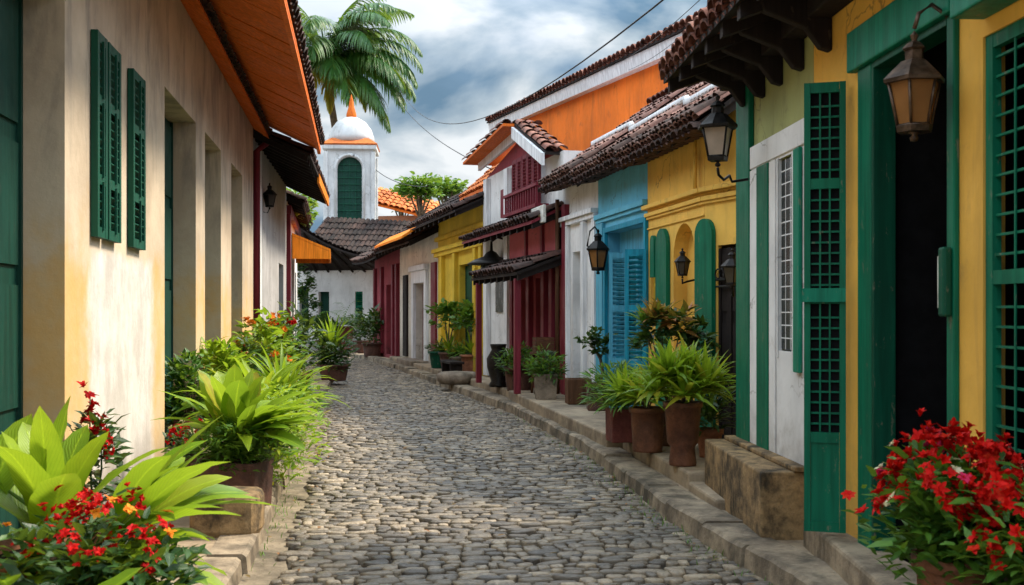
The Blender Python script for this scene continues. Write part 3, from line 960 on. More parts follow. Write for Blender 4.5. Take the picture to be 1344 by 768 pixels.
for i in range(1, 3):
    xx = wx0 + (wx1 - wx0) * i / 3
    g.box(xx - .004, xx + .004, .0045, .0066, 1.34, 2.67)
for i in range(1, 15):
    zz = 1.33 + 1.35 * i / 15
    g.box(wx0 + .004, wx1 - .004, .0042, .0062, zz - .004, zz + .004)
e.part('window_grille', g, M['whitep'], parent=p_)
# doorway
e.boxp('door_frame', M['green'], X(1150) + .002, X(1132), .0, .03, .28, 2.969, .008)
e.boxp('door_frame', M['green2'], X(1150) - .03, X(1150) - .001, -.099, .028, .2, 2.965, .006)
e.boxp('door_frame', M['green'], X(1260), X(1250) - .001, .0, .03, .28, 2.969, .008)
e.boxp('door_head', M['teal'], X(1262), X(1124), .001, .06, 2.97, 3.20, .01)
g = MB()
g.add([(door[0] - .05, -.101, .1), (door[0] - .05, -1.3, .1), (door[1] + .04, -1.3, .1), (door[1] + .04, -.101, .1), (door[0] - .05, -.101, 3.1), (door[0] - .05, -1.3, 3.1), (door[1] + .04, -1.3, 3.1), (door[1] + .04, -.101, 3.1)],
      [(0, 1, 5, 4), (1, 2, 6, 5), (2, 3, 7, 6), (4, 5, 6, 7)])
e.part('door_shade_liner', g, M['dark'], solid=False)  # black liner added so the doorway looks unlit inside
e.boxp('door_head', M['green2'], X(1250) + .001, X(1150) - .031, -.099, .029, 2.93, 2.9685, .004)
lt = e.boxp('latch_box', M['green2'], X(1260) + .005, X(1251), .031, .075, 1.58, 1.90, .012)
e.boxp('latch_plate', M['label'], X(1251) + .001, X(1251) + .012, .036, .07, 1.62, 1.86, .003, lt)
e.boxp('latch_plate', M['labelr'], X(1251) + .013, X(1251) + .015, .040, .066, 1.64, 1.74, .001, lt)
# narrow open leaf standing out from the wall beyond the door
hg = X(1117)
A_ = Matrix.Translation((hg, 0.03, 0)) @ Matrix.Rotation(R(70), 4, 'Z')
s_ = e.part('shutter', grille(.235, 2.62, .32, [.52, 1.33, 2.0], A_, .036, .062, 2, .52), M['green'])
e.part('shutter_back', MB(A_).box(.03, .205, .002, .008, .9, 2.9), M['dark'], parent=s_)
e.part('latch', MB(A_).box(.0, .245, .041, .065, 1.66, 1.74), M['teal'], parent=s_)
# louvred pair at the near end
lw = lou[1] - lou[0]
for i in range(2):
    wv = lw / 2 - .012
    A_ = Matrix.Translation((lou[0] + .006 + i * (lw / 2), -0.05, 0))
    s_ = e.part('shutter', grille(wv, 2.24, .56, [1.16], A_, .06, .085, 1), M['green'])
e.boxp('shutter_shade_sheet', M['dark'], lou[0] - .1, lou[1] + .05, -.27, -.24, .5, 2.85)  # near-black sheet close behind the slats, painting the opening's shade
e.boxp('lintel', M['teal'], lou[0] - .3, lou[1] - .02, .001, .16, 2.87, 3.12, .01)
e.boxp('sill', M['concrete'], lou[0] - .1, lou[1] + .1, 0.001, .12, .40, .55, .02)
# plinth
g = MB()
g.prism_z([(X(1066) + .02, .001), (X(1066) + .02, .33), (e.L + .15, .27), (e.L + .15, .001)], .10, .565)
e.part('plinth', g, M['mossy'], .014)
g = MB(); g.prism_z([(X(1066), .026), (X(1066), .12), (e.L + .10, .12), (e.L + .10, .026)], .567, .60)
e.part('plinth_capping', g, M['mossy'], .008)
# roof with dark boarded soffit, brackets under it
o_, _ = roof_on(e, -1.2, e.L + .25, 3.50, R(20), .62, 3.4, M['tile'], 21, M['wood'], .2, .34, beams=.45)
g = tiles((-1.2, .60, 3.50), (e.L + .25, .60, 3.50), (e.L + .25, .30, 3.60), (-1.2, .30, 3.60), 38, 1, 23)
e.part('eave_course', g, M['tile'], solid=False, parent=o_)
for px in (984, 1003, 1026, 1054, 1090):
    xx = X(px)
    e.part('bracket', MB().prism_x([(.001, 3.20), (.07, 3.22), (.16, 3.34), (.42, 3.44), (.46, 3.55), (.001, 3.68)], xx - .04, xx + .04), M['wood'], .01, parent=o_)
e.part('wall_plate', MB().box(0, e.L + .1, .002, .16, 3.40, 3.56), M['wood'], .01, parent=o_)

# ================================================================== RIGHT 2: yellow arched house
R2 = House('yellow_house', 'yellow house with arched green shutters and a niche behind the bright potted plants', (2.0, 11.4), (1.655, 13.4))
e = R2; X = e.x; Z = e.z
nic = (X(912), X(884), .1, Z(898, 293), 'arch')
win = (X(866), X(854), Z(860, 425), Z(860, 322))
e.part('wall', wall_mb(e.L, 3.66, [nic, win], .16, 2), M['yellow2'], solid=False)
e.boxp('niche_back', M['yellow2'], nic[0] - .02, nic[1] + .02, -.20, -.161, .1, nic[3] + .05)
w_ = e.boxp('window', M['maroonp'], win[0], win[1], -.14, -.11, win[2], win[3])
g = MB()
a, b, c, d = win
for q in ((a, a + .03, c, d), (b - .03, b, c, d), (a + .031, b - .031, c, c + .04), (a + .031, b - .031, d - .04, d), (a + .031, b - .031, (c + d) / 2 - .02, (c + d) / 2 + .02)):
    g.box(q[0], q[1], -.109, -.04, q[2], q[3])
e.part('window_frame', g, M['yellow3'], parent=w_)
e.part('arched_shutter', arch_leaf(X(866) - X(880), Z(873, 300) - .35, .35, .05, Matrix.Translation((X(880), .004, 0))), M['green'])
e.part('arched_shutter', arch_leaf(.16, .5, Z(860, 318) - .42, .04, Matrix.Translation((X(860) - .08, .004, 0))), M['green'])
for (z0, z1, pr) in ((2.72, 2.75, .03), (2.752, 2.80, .05), (2.84, 2.89, .085), (2.60, 2.62, .02)):
    e.boxp('cornice', M['yellow2'], 0, e.L, .0, pr, z0, z1, .008)
e.part('downpipe', MB().tube([(.13, .06, 2.9), (.13, .06, 3.5)], .022, 6), M['yellow2'])
# return wall facing the viewer, with the dark doorway
ca = Vector((2.0, 11.4)); cb = Vector((3.2, 8.4))
M2 = Matrix.Translation((e.A.x, e.A.y, 0)) @ Matrix.Rotation(math.atan2(e.u.y, e.u.x), 4, 'Z')
ub = (ca - cb).normalized()
MW = M2.inverted() @ Matrix.Translation((cb.x, cb.y, 0)) @ Matrix.Rotation(math.atan2(ub.y, ub.x), 4, 'Z')
Lb = (ca - cb).length
def xb2(px):
    k = (px - CX) / FPX
    return (k * cb.y - cb.x) / (ub.x - k * ub.y)
dd = (xb2(985), xb2(942), .1, 2.28)
e.part('arched_shutter', arch_leaf(xb2(917.5) - xb2(940), Z(924, 288) - .3, .30, .05, MW @ Matrix.Translation((xb2(940), .006, 0))), M['green'])
e.part('return_wall', wall_mb(Lb, 3.66, [dd], .05, 2.5, M_=MW), M['yellow2'], solid=False)
e.part('door', panel_door(dd[1] - dd[0], 2.1, .15, MW @ Matrix.Translation((dd[0], -.06, 0)), 3, 3, .05), M['wood'])
for (z0, z1, pr) in ((2.72, 2.75, .03), (2.752, 2.80, .05), (2.84, 2.89, .085)):
    e.part('cornice', MB(MW).box(0, Lb - .0, .0, pr - .002, z0, z1), M['yellow2'], .006)
g = MB(MW)
for zz in (1.86, 1.93):
    g.tube([(dd[0], .02, zz), (dd[1], .02, zz)], .012, 6)
for i in range(8):
    cx_ = dd[0] + (dd[1] - dd[0]) * (i + .5) / 8
    g.tube([(cx_ + .05 * math.cos(t), .02, 1.99 + .05 * math.sin(t)) for t in [k * math.pi / 4 for k in range(9)]], .008, 5)
e.part('iron_fanlight', g, M['iron'])

# ================================================================== RIGHT 3: blue house
R3 = House('blue_house', 'turquoise blue house with tall blue shutters', (1.655, 13.4), (1.234, 15.74))
e = R3; X = e.x; Z = e.z
op = (X(849), X(798), .3, Z(820, 300))
e.part('wall', wall_mb(e.L, 3.72, [op], .2, 2), M['blue'], solid=False)
for (z0, z1, pr) in ((2.86, 2.91, .04), (2.912, 2.98, .07)):
    e.boxp('cornice', M['blue'], 0, e.L, 0, pr, z0, z1)
e.boxp('door_frame', M['bluep'], op[0] - .07, op[0], .0, .05, .3, op[3] + .07)
e.boxp('door_frame', M['bluep'], op[1], op[1] + .09, .0, .05, .3, op[3] + .07)
e.boxp('door_frame', M['bluep'], op[0] + .001, op[1] - .001, .0, .05, op[3], op[3] + .07)
e.boxp('transom_bar', M['bluep'], op[0], op[1], -.12, -.04, 2.32, 2.40)
wop = op[1] - op[0]
e.boxp('transom_window', M['bluel'], op[0] + .01, op[1] - .01, -.19, -.16, 2.4, op[3])
for i in range(3):
    a = op[0] + .01 + i * wop / 3
    A_ = Matrix.Translation((a, -.16 + .05 * (i == 1), 0))
    e.part('shutter', louvre(wop / 3 - .02, 2.0, .31, [.62, 1.3], A_, .045, .05, .06), M['bluep'] if i != 1 else M['bluel'])
A_ = Matrix.Translation((X(826), .02, 0)) @ Matrix.Rotation(R(75), 4, 'Z')
e.part('shutter', louvre(.24, 2.05, .32, [.62, 1.3], A_, .04, .045, .06), M['bluel'])
A_ = Matrix.Translation((X(851), .02, 0)) @ Matrix.Rotation(R(65), 4, 'Z')
e.part('shutter', louvre(.26, 2.05, .32, [.62, 1.3], A_, .04, .045, .06), M['bluep'])
e.boxp('pilaster', M['bluel'], X(797) + .1, X(786) - .02, .0, .05, .3, 2.85)

# ================================================================== RIGHT 4: white house
R4 = House('white_house', 'narrow white house with tall white pilasters between the blue and maroon houses', (1.234, 15.74), (.83, 17.6))
e = R4; X = e.x; Z = e.z
op = (X(764), X(752), .3, Z(758, 330))
e.part('wall', wall_mb(e.L, 3.81, [op], .2, 2), M['white'], solid=False)
d_ = e.part('door', panel_door(op[1] - op[0], op[3] - .3, .3, Matrix.Translation((op[0], -.19, 0)), 1, 4), M['whitep'])
e.boxp('window_slit', M['dark'], op[0] + .06, op[1] - .06, -.139, -.13, 1.75, 2.15, .002, d_)
for px in (769, 747):
    e.boxp('pilaster', M['whitep'], X(px) - .07, X(px) + .07, 0, .07, .3, 2.95)
e.boxp('pilaster', M['whitep'], .01, .16, 0, .06, .3, 2.95)
for (z0, z1, pr) in ((2.96, 3.03, .07), (3.032, 3.10, .11)):
    e.boxp('cornice', M['whitep'], 0, e.L, 0, pr, z0, z1)
e.part('downpipe', MB().tube([(X(741), .12, .3), (X(741), .12, 3.4)], .035, 7), M['brownw'])
sg = e.boxp('painted_board', M['label'], X(745), X(728), .35, .40, 3.02, 3.30, .01)
g = MB(); x_ = X(736)
g.box(x_ - .12, x_ + .12, .402, .406, 3.08, 3.10); g.box(x_ - .12, x_ + .12, .402, .406, 3.22, 3.24); g.box(x_ - .1, x_ - .02, .402, .405, 3.105, 3.215); g.box(x_ + .02, x_ + .1, .402, .405, 3.13, 3.2)
e.part('painted_marks', g, M['iron'], parent=sg)
e.boxp('bracket', M['iron'], X(736) - .015, X(736) + .015, .0, .35, 3.2, 3.23, .003, sg)

# one long tiled roof over the yellow arched, blue and white houses (built per house, touching)
for h, ze, sd in ((R2, 3.40, 31), (R3, 3.46, 32), (R4, 3.55, 33)):
    x0 = -0.9 if h is R2 else .0
    r_, zt = roof_on(h, x0, h.L + .02, ze, R(36), .38, 1.55, M['tilepale'], sd, M['wood'], .135, .27, beams=.5)
    tp = math.tan(R(36))
    h.part('eave_tiles', tiles((x0, .40, ze + .085), (h.L + .02, .40, ze + .085), (h.L + .02, -.04, ze + .085 + tp * .42), (x0, -.04, ze + .085 + tp * .42), max(3, round((h.L - x0) / .135)), 2, sd + 11), M['tiledark'], solid=False, parent=r_)
    h.part('eave_course', tiles((x0, .42, ze - .06), (h.L, .42, ze - .06), (h.L, .08, ze - .0), (x0, .08, ze - .0), max(3, round((h.L - x0) / .17)), 1, sd + 7), M['tiledark'], solid=False, parent=r_)
    h.part('ridge_band', MB().tube([(x0, -.50, ze + .06 + math.tan(R(36)) * .88 + .06), (h.L, -.50, ze + .06 + math.tan(R(36)) * .88 + .065)], .06, 5), M['whitep'], parent=r_)
    h.part('ridge_cap', tiles((x0, -1.42, zt + .02), (h.L, -1.42, zt + .02), (h.L, -1.7, zt + .14), (x0, -1.7, zt + .14), max(3, round((h.L - x0) / .22)), 1, sd + 3), M['tile'], solid=False, parent=r_)

# ================================================================== RIGHT 5: maroon two storey house with a gable
R5 = House('maroon_house', 'two storey maroon house with a white gable and tiled canopies', (.83, 17.6), (-.51, 22.9))
e = R5; X = e.x; Z = e.z
xw = X(672)
ops = [(X(735), X(722), .3, 2.2), (X(712), X(703), .3, 2.2), (X(695), X(684), .3, 2.2)]
e.part('wall', wall_mb(xw, 3.35, ops, .2, 4), M['maroon'], solid=False)
e.part('white_wall', wall_mb(e.L - xw, 4.4, [], .2, 3, M_=Matrix.Translation((xw, 0, 0))), M['white'], solid=False)
e.part('upper_wall', wall_mb(xw, 4.2, [], .2, 3, z0=3.355), M['white'], solid=False)
for i, o_ in enumerate(ops):
    e.part('door', panel_door(o_[1] - o_[0], 1.9, .3, Matrix.Translation((o_[0], -.19, 0)), 2, 3), M['maroonp'])
for px in (746, 728.5, 718, 698, 676):
    e.boxp('pilaster', M['maroonp'], X(px) - .09, X(px) + .09, 0, .09, .3, 3.3)
e.boxp('faded_panel', M['rose'], X(741), X(676), .092, .11, 2.42, 3.15)
for px in (722, 700):
    e.boxp('mullion', M['maroonp'], X(px) - .05, X(px) + .05, .111, .16, 2.42, 3.15)
e.boxp('white_pilaster', M['whitep'], xw + .02, xw + .28, 0, .10, .3, 4.35)
e.boxp('white_pilaster', M['whitep'], e.L - .3, e.L - .02, 0, .10, .3, 4.35)
w_ = e.boxp('window', M['maroonp'], X(668), X(660), .001, .05, 3.45, 4.0)
w_ = e.boxp('window', M['pane'], X(664), X(652), .001, .03, 1.6, 2.6)
# balcony shutters of the upper floor
for i in range(5):
    a = X(716) + (X(680) - X(716)) * i / 5
    e.part('balcony_shutter', louvre((X(680) - X(716)) / 5 - .03, .98, 3.42, [], Matrix.Translation((a, .08, 0)), .05, .05, .06), M['maroonp'])
g = MB(); g.box(X(722), X(677), .02, .26, 3.36, 3.42)
for i in range(14):
    xx = X(722) + (X(677) - X(722)) * (i + .5) / 14
    g.box(xx - .018, xx + .018, .20, .23, 3.42, 3.72)
g.box(X(722), X(677), .18, .25, 3.72, 3.77)
e.part('balcony', g, M['maroonp'])
# canopy between the storeys, and the low one over the doors
r_, _ = roof_on(e, -.05, e.L, 3.02, R(24), .58, 0.0, M['tiledark'], 41, M['maroonp'], .2, .32, 'canopy', beams=.5)
r_, _ = roof_on(e, X(744), X(674), 2.20, R(20), .85, 0.0, M['tiledark'], 42, M['wood'], .2, .32, 'canopy', beams=.5)
for px in (738, 680):
    e.boxp('canopy_post', M['maroonp'], X(px) - .05, X(px) + .05, .70, .80, .3, 2.14, .008, r_)
# gable
zl, zr, zp = 4.80, 4.22, 4.95
xp = X(692)
gx0, gx1 = X(733), e.L + .25
g = MB(); g.prism_y([(gx0 + .1, 4.2), (xp, zp - .08), (gx1 - .2, 4.42), (gx1 - .2, 4.2)], -.2, -.001)
e.part('gable_wall', g, M['maroon'])
def slope(xa, za, xb, zb, y0, y1, th):
    return MB().add([(xa, y0, za), (xb, y0, zb), (xb, y1, zb), (xa, y1, za), (xa, y0, za - th), (xb, y0, zb - th), (xb, y1, zb - th), (xa, y1, za - th)],
                    [(0, 1, 2, 3), (7, 6, 5, 4), (0, 4, 5, 1), (1, 5, 6, 2), (2, 6, 7, 3), (3, 7, 4, 0)])
rt = e.part('roof', tiles((gx1 + .15, -.3, zl - .08 + .06), (gx1 + .15, .48, zl - .08 + .06), (xp, .48, zp + .06), (xp, -.3, zp + .06), 4, 8, 51), M['tile'], solid=False)
e.part('roof', tiles((gx0 - .1, .26, zr - .06 + .06), (gx0 - .1, -.12, zr - .06 + .06), (xp, -.12, zp + .06), (xp, .26, zp + .06), 2, 7, 52), M['tile'], solid=False)
e.part('soffit', slope(xp, zp + .04, gx1 + .12, zl - .08 + .04, .45, -.25, .05), M['orangew'], parent=rt)
e.part('soffit', slope(gx0 - .08, zr - .06 + .04, xp - .002, zp + .04, .24, -.1, .05), M['wood'], parent=rt)
e.part('bargeboard', slope(xp, zp - .02, gx1 - .05, zl - .06, .10, .16, .17), M['whitep'], parent=rt)
e.part('bargeboard', slope(gx0 - .05, zr - .04, xp - .003, zp - .02, .25, .30, .20), M['whitep'], parent=rt)

# ================================================================== tall orange house behind
OH = House('orange_house', 'tall orange house with a white cornice rising behind the tiled roofs', (3.75, 15.9), (-.5, 32.9))
e = OH
def oz(x): return 5.95 + 0.062 * x
g = MB()
n = 8
for i in range(n):
    a, b = e.L * i / n, e.L * (i + 1) / n
    g.add([(a, 0, -.05), (b, 0, -.05), (b, 0, oz(b)), (a, 0, oz(a))], [(3, 2, 1, 0)])
g.add([(0, 0, -.05), (0, -3, -.05), (0, -3, oz(0)), (0, 0, oz(0))], [(0, 1, 2, 3)])
g.add([(e.L, 0, -.05), (e.L, -3, -.05), (e.L, -3, oz(e.L)), (e.L, 0, oz(e.L))], [(0, 1, 2, 3)])
g.add([(0, -3, -.05), (e.L, -3, -.05), (e.L, -3, oz(e.L)), (0, -3, oz(0))], [(0, 1, 2, 3)])
e.part('wall', g, M['orange'], solid=False)
L_ = e.L
e.part('cornice', MB().add([(0, 0, oz(0) - .05), (L_, 0, oz(L_) - .05), (L_, .18, oz(L_) - .05), (0, .18, oz(0) - .05), (0, 0, oz(0) + .20), (L_, 0, oz(L_) + .20), (L_, .22, oz(L_) + .20), (0, .22, oz(0) + .20)],
       [(0, 3, 2, 1), (4, 5, 6, 7), (0, 1, 5, 4), (1, 2, 6, 5), (2, 3, 7, 6), (3, 0, 4, 7)]), M['whitep'])
e.part('roof', tiles((0, .30, oz(0) + .26), (L_, .30, oz(L_) + .26), (L_, -1.5, oz(L_) + .50), (0, -1.5, oz(0) + .50), 66, 5, 61), M['tile'], solid=False)
e.part('roof_deck', MB().slab4([(0, .27, oz(0) + .25), (L_, .27, oz(L_) + .25), (L_, -3, oz(L_) + .60), (0, -3, oz(0) + .60)], .04), M['wood'])

# ================================================================== RIGHT 6: second yellow house
R6 = House('yellow_house', 'lemon yellow house with an orange upper roof behind the topiary pots', (-.51, 22.9), (-1.9, 28.2))
e = R6; X = e.x; Z = e.z
ops = [(X(622), X(603), .25, 2.7)]
e.part('wall', wall_mb(e.L, 4.0, ops, .2, 2), M['yellow3'], solid=False)
wo_ = ops[0][1] - ops[0][0]
e.part('door', panel_door(wo_ / 2, 2.4, .28, Matrix.Translation((ops[0][0], -.19, 0)), 1, 3), M['grey'])
e.part('door', panel_door(wo_ / 2, 2.4, .28, Matrix.Translation((ops[0][0] + wo_ / 2, -.19, 0)), 1, 3), M['green2'])
for px in (635, 627, 600, 583):
    e.boxp('pilaster', M['yellow3'], X(px) - .12, X(px) + .12, 0, .10, .25, 3.0)
for (z0, z1, pr) in ((3.0, 3.1, .12), (3.102, 3.2, .18), (3.4, 3.5, .1)):
    e.boxp('cornice', M['yellow3'], 0, e.L, 0, pr, z0, z1)
r_, zt = roof_on(e, -.1, e.L + .1, 3.68, R(24), .75, 1.6, M['tiledark'], 71, M['wood'], .22, .34, beams=.6)
g = tiles((.05, -.35, 4.42), (e.L * .8, -.35, 4.42), (e.L * .74, -1.35, 5.35), (.05, -1.35, 5.35), 24, 5, 72)
e.part('upper_roof', g, M['tileorange'], solid=False)
e.part('upper_roof_deck', MB().slab4([(.05, -.33, 4.41), (e.L * .8, -.33, 4.41), (e.L * .74, -1.35, 5.33), (.05, -1.35, 5.33)], .25), M['orangew'])

# RIGHT 7: cream house
R7 = House('cream_house', 'cream house with a narrow maroon door and stepped white surround', (-1.9, 28.2), (-3.44, 33.7))
e = R7; X = e.x; Z = e.z
ops = [(X(560), X(546), .25, 2.4)]
e.part('wall', wall_mb(e.L, 3.77, ops, .25, 2.6), M['cream'], solid=False)
d_ = e.part('door', panel_door(ops[0][1] - ops[0][0], 2.1, .28, Matrix.Translation((ops[0][0], -.24, 0)), 2, 3), M['maroonp'])
for (a, b) in ((ops[0][0] - .28, ops[0][0] - .001), (ops[0][1] + .001, ops[0][1] + .28)):
    e.boxp('door_surround', M['whitep'], a, b, 0, .09, .25, 2.75)
e.boxp('door_surround', M['whitep'], ops[0][0], ops[0][1], 0, .09, 2.41, 2.75)
e.boxp('cornice', M['whitep'], ops[0][0] - .35, ops[0][1] + .35, 0, .16, 2.752, 2.9)
e.boxp('shutter', M['maroonp'], X(574), X(568), .0, .06, .3, 2.9)
e.boxp('shutter', M['wood'], X(536), X(531), .0, .06, .3, 2.7)
e.boxp('door_step', M['concrete'], ops[0][0] - .3, ops[0][1] + .3, .002, .5, .12, .30, .02)
r_, zt = roof_on(e, -.1, e.L + .1, 3.38, R(27), .8, 2.2, M['tiledark'], 81, M['wood'], .24, .36, beams=.6)
e.part('orange_flashing', MB().slab4([(-.3, 1.0, 3.52), (e.L * .75, 1.0, 3.52), (e.L * .75, .55, 3.80), (-.3, .55, 3.80)], .06), M['cloth'], parent=r_)

e.part('upper_roof', tiles((.1, -.3, 4.0), (e.L, -.3, 4.0), (e.L - .2, -1.7, 5.15), (.1, -1.7, 5.15), 22, 6, 85), M['tileblack'], solid=False)
e.part('upper_roof_deck', MB().slab4([(.1, -.28, 3.97), (e.L, -.28, 3.97), (e.L - .2, -1.7, 5.12), (.1, -1.7, 5.12)], .25), M['wood'])

# RIGHT 8: small maroon house
R8 = House('maroon_house', 'small single storey maroon house at the bend of the street', (-3.44, 33.7), (-4.76, 38.1))
e = R8; X = e.x
ops = [(X(515), X(507), .25, 2.5)]
e.part('wall', wall_mb(e.L, 3.67, ops, .25, 2.6), M['maroon'], solid=False)
e.boxp('door', M['wood'], ops[0][0], ops[0][1], -.25, -.2, .25, 2.5)
for px in (523, 518, 503, 494):
    e.boxp('pilaster', M['maroonp'], X(px) - .12, X(px) + .12, 0, .1, .25, 3.1)
roof_on(e, -.1, e.L + .2, 3.28, R(27), .8, 2.4, M['tiledark'], 91, M['wood'], .24, .36, beams=.6, sag=.08)

e.part('upper_roof', tiles((.05, -.3, 3.9), (e.L, -.3, 3.9), (e.L - .3, -1.7, 4.95), (.05, -1.7, 5.1), 18, 6, 86), M['tileblack'], solid=False)
e.part('upper_roof_deck', MB().slab4([(.05, -.28, 3.87), (e.L, -.28, 3.87), (e.L - .3, -1.7, 4.92), (.05, -1.7, 5.07)], .25), M['wood'])

# RIGHT 9: white house closing the street
R9 = House('white_house', 'low white house closing the end of the street under a sagging dark roof', (-4.5, 41.9), (-10.8, 43.6))
e = R9; X = e.x; Z = e.z
ops = [(X(476), X(466), 1.3, 2.4), (X(432), X(418), .2, 2.4), (X(405), X(393), .2, 2.6)]
e.part('wall', wall_mb(e.L, 3.3, ops, .25, 4), M['white'], solid=False)
e.part('shutter', louvre(ops[0][1] - ops[0][0], 1.1, 1.3, [.5], Matrix.Translation((ops[0][0], -.1, 0)), .05, .05, .07), M['green'])
for o_ in ops[1:]:
    e.boxp('door', M['dkgreen'], o_[0], o_[1], -.25, -.2, .2, o_[3])
e.boxp('base_band', M['grey'], 0, e.L, .001, .03, .1, .5)
def flare(u, v):                                   # u along the eave (right to left), v from the front edge to the wall
    zf = 3.55 + 2.0 * u ** 1.5 - .22 * 4 * u * (1 - u)
    return ((-.6 + 4.6 * u), 2.3 * (1 - v), zf * (1 - v) + 3.22 * v)
g = MB(); n = 14
vs = [flare(i / n, j) for i in range(n + 1) for j in (0, 1)]
g.add(vs + [(x, y, z + .07) for x, y, z in vs], [(2 * i, 2 * i + 2, 2 * i + 3, 2 * i + 1) for i in range(n)] + [(2 * n + 2 + 2 * i, 2 * n + 3 + 2 * i, 2 * n + 5 + 2 * i, 2 * n + 4 + 2 * i) for i in range(n)] + [(2 * i, 2 * n + 2 + 2 * i, 2 * n + 4 + 2 * i, 2 * i + 2) for i in range(n)])
r_ = e.part('roof', g, M['wood'])
for i in range(n):
    a, b = flare(i / n, 0), flare((i + 1) / n, 0)
    c, d = flare((i + 1) / n, 1), flare(i / n, 1)
    up = Vector((0, 0, .10))
    e.part('roof_tiles', tiles(Vector(a) + up, Vector(b) + up, Vector(c) + up, Vector(d) + up, 2, 6, 300 + i), M['tileblack'], solid=False, parent=r_)
for i in range(9):
    a, b = Vector(flare((i + .5) / 9, 0.03)), Vector(flare((i + .5) / 9, 1))
    e.part('rafter', MB().tube([a - Vector((0, 0, .05)), b - Vector((0, 0, .05))], .05, 4), M['wood'], parent=r_)
e.part('main_roof', tiles((-1.2, -.2, 3.45), (4.4, -.2, 3.45), (4.2, -3.0, 5.55), (-1.0, -3.0, 5.2), 26, 8, 96), M['tileblack'], solid=False, parent=r_)
e.part('main_roof_deck', MB().slab4([(-1.2, -.2, 3.42), (4.4, -.2, 3.42), (4.2, -3.0, 5.52), (-1.0, -3.0, 5.17)], .15), M['wood'], parent=r_)
e.boxp('gable_post', M['maroonp'], 3.75, 3.95, 2.0, 2.2, .1, 5.2)

# ================================================================== tower, far house
tw = thing('bell_tower', 'white bell tower with a dome and arched green window', 'tower', (-6.95, 47.5, -.6), R(4))
hw = 1.0
g = MB()
mat_tw = plaster('bell_tower_limewash', (0.58, 0.60, 0.62), (0.25, 0.24, 0.23), 0.35, 0.0, 0.55)
W_ = MB()
# front face with an arched opening, three plain faces
fr = wall_mb(2 * hw, 9.3, [(.48, 1.52, 5.95, 8.80, 'arch')], .22, 2 * hw, 0.004, -.05, Matrix.Translation((hw, -hw, 0)) @ Matrix.Rotation(math.pi, 4, 'Z'), 0.0)
fr.build('tower_shaft', mat_tw, tw, False)
MF = Matrix.Translation((hw, -hw, 0)) @ Matrix.Rotation(math.pi, 4, 'Z')
p_ = MB(MF).box(.46, 1.54, -.20, -.17, 5.9, 8.82).build('shutter', M['dkgreen'], tw)
g = MB(MF)
for i in range(1, 4):
    g.box(.5 + i * .25 - .012, .5 + i * .25 + .012, -.169, -.14, 5.95, 8.75)
for i in range(1, 10):
    g.box(.5, 1.5, -.139, -.12, 5.95 + i * .28, 5.975 + i * .28)
g.build('glazing_bars', M['shgreen'], p_)
# moulding round the arch
n = 16; arc = []
for i in range(n + 1):
    t_ = math.pi * i / n
    arc.append((1.0 - .60 * math.cos(t_), .03, 8.28 + .60 * math.sin(t_)))
MB(MF).tube([(.40, .03, 5.9)] + arc + [(1.60, .03, 5.9)], .06, 6).build('arch_moulding', mat_tw, tw)
g = MB()
for sx in (-1, 1):
    for sy in (-1, 1):
        g.box(sx * hw - .09, sx * hw + .09, sy * hw - .09, sy * hw + .09, 0, 9.0)
g.build('corner_pilaster', mat_tw, tw, True, .02)
MB().box(-hw - .14, hw + .14, -hw - .14, hw + .14, 9.1, 9.28).build('cornice', mat_tw, tw, True, .03)
MB().lathe([(1.62, 9.28), (1.66, 9.34), (1.10, 9.62), (.5, 9.62)], 4, rot=R(45), smooth=False).build('tile_skirt', M['tileorange'], tw)
MB().lathe([(1.0, 9.5), (.98, 9.75), (.86, 10.1), (.62, 10.42), (.3, 10.6), (.0, 10.66)], 28).build('dome', mat_tw, tw)
MB().lathe([(.20, 10.55), (.22, 10.75), (.13, 11.05), (.07, 11.4), (.0, 11.65)], 10).build('finial', M['orangew'], tw)

FH = House('orange_roofed_house', 'distant house with an orange gable roof behind the bell tower', (-4.2, 52.0), (-6.9, 52.6))
e = FH
e.part('wall', wall_mb(e.L, 6.2, [], .2, 3), plaster('far_brown_plaster', (.32, .15, .09), (.2, .1, .07), .3, .0, .3), solid=False)
e.part('roof', tiles((-.4, .4, 6.1), (e.L + .3, .4, 7.0), (e.L + .3, -1.5, 7.8), (-.4, -1.5, 6.9), 12, 5, 97), M['tileorange'], solid=False)
e.part('soffit', MB().slab4([(-.4, .38, 6.08), (e.L + .3, .38, 6.98), (e.L + .3, -1.5, 7.78), (-.4, -1.5, 6.88)], .1), M['orangew'])

# ================================================================== stone steps on the right pavement
def step(label, pts, z0, z1, mat='pave'):
    g = MB(); g.prism_z(pts, z0, z1)
    o = g.build('stone_step', M[mat], None, True, .022)
    return tag(o, label, 'stone step', 'stone steps along the house fronts')
step('worn stone doorstep below the tall dark doorway', [(1.84, 6.95), (1.77, 5.3), (1.80, 4.0), (2.2, 4.0), (2.1, 5.3), (2.0, 6.95)], .0, .30, 'kerb')
step('broad stone terrace slab under the bright potted plants', [(xr(9.15) + .34, 9.15), (2.6, 9.15), (2.4, 11.7), (xr(11.7) + .32, 11.7)], .0, .27)
step('long stone terrace slab before the blue and white houses', [(xr(11.74) + .16, 11.74), (2.4, 11.74), (1.3, 18.3), (xr(18.3) + .22, 18.3)], .0, .30)
step('low stone slab beside the mossy plinth', [(xr(8.2) + .33, 8.2), (1.62, 8.2), (1.60, 9.1), (xr(9.1) + .33, 9.1)], .0, .20)
step('stone terrace slab before the maroon house doors', [(xr(18.4) + .35, 18.4), (.9, 18.4), (-.25, 23.0), (xr(23) + .35, 23.0)], .0, .27)
step('stone terrace slab before the far yellow and cream houses', [(xr(23.1) + .34, 23.1), (-.3, 23.1), (-3.2, 33.8), (xr(33.8) + .34, 33.8)], .0, .25)
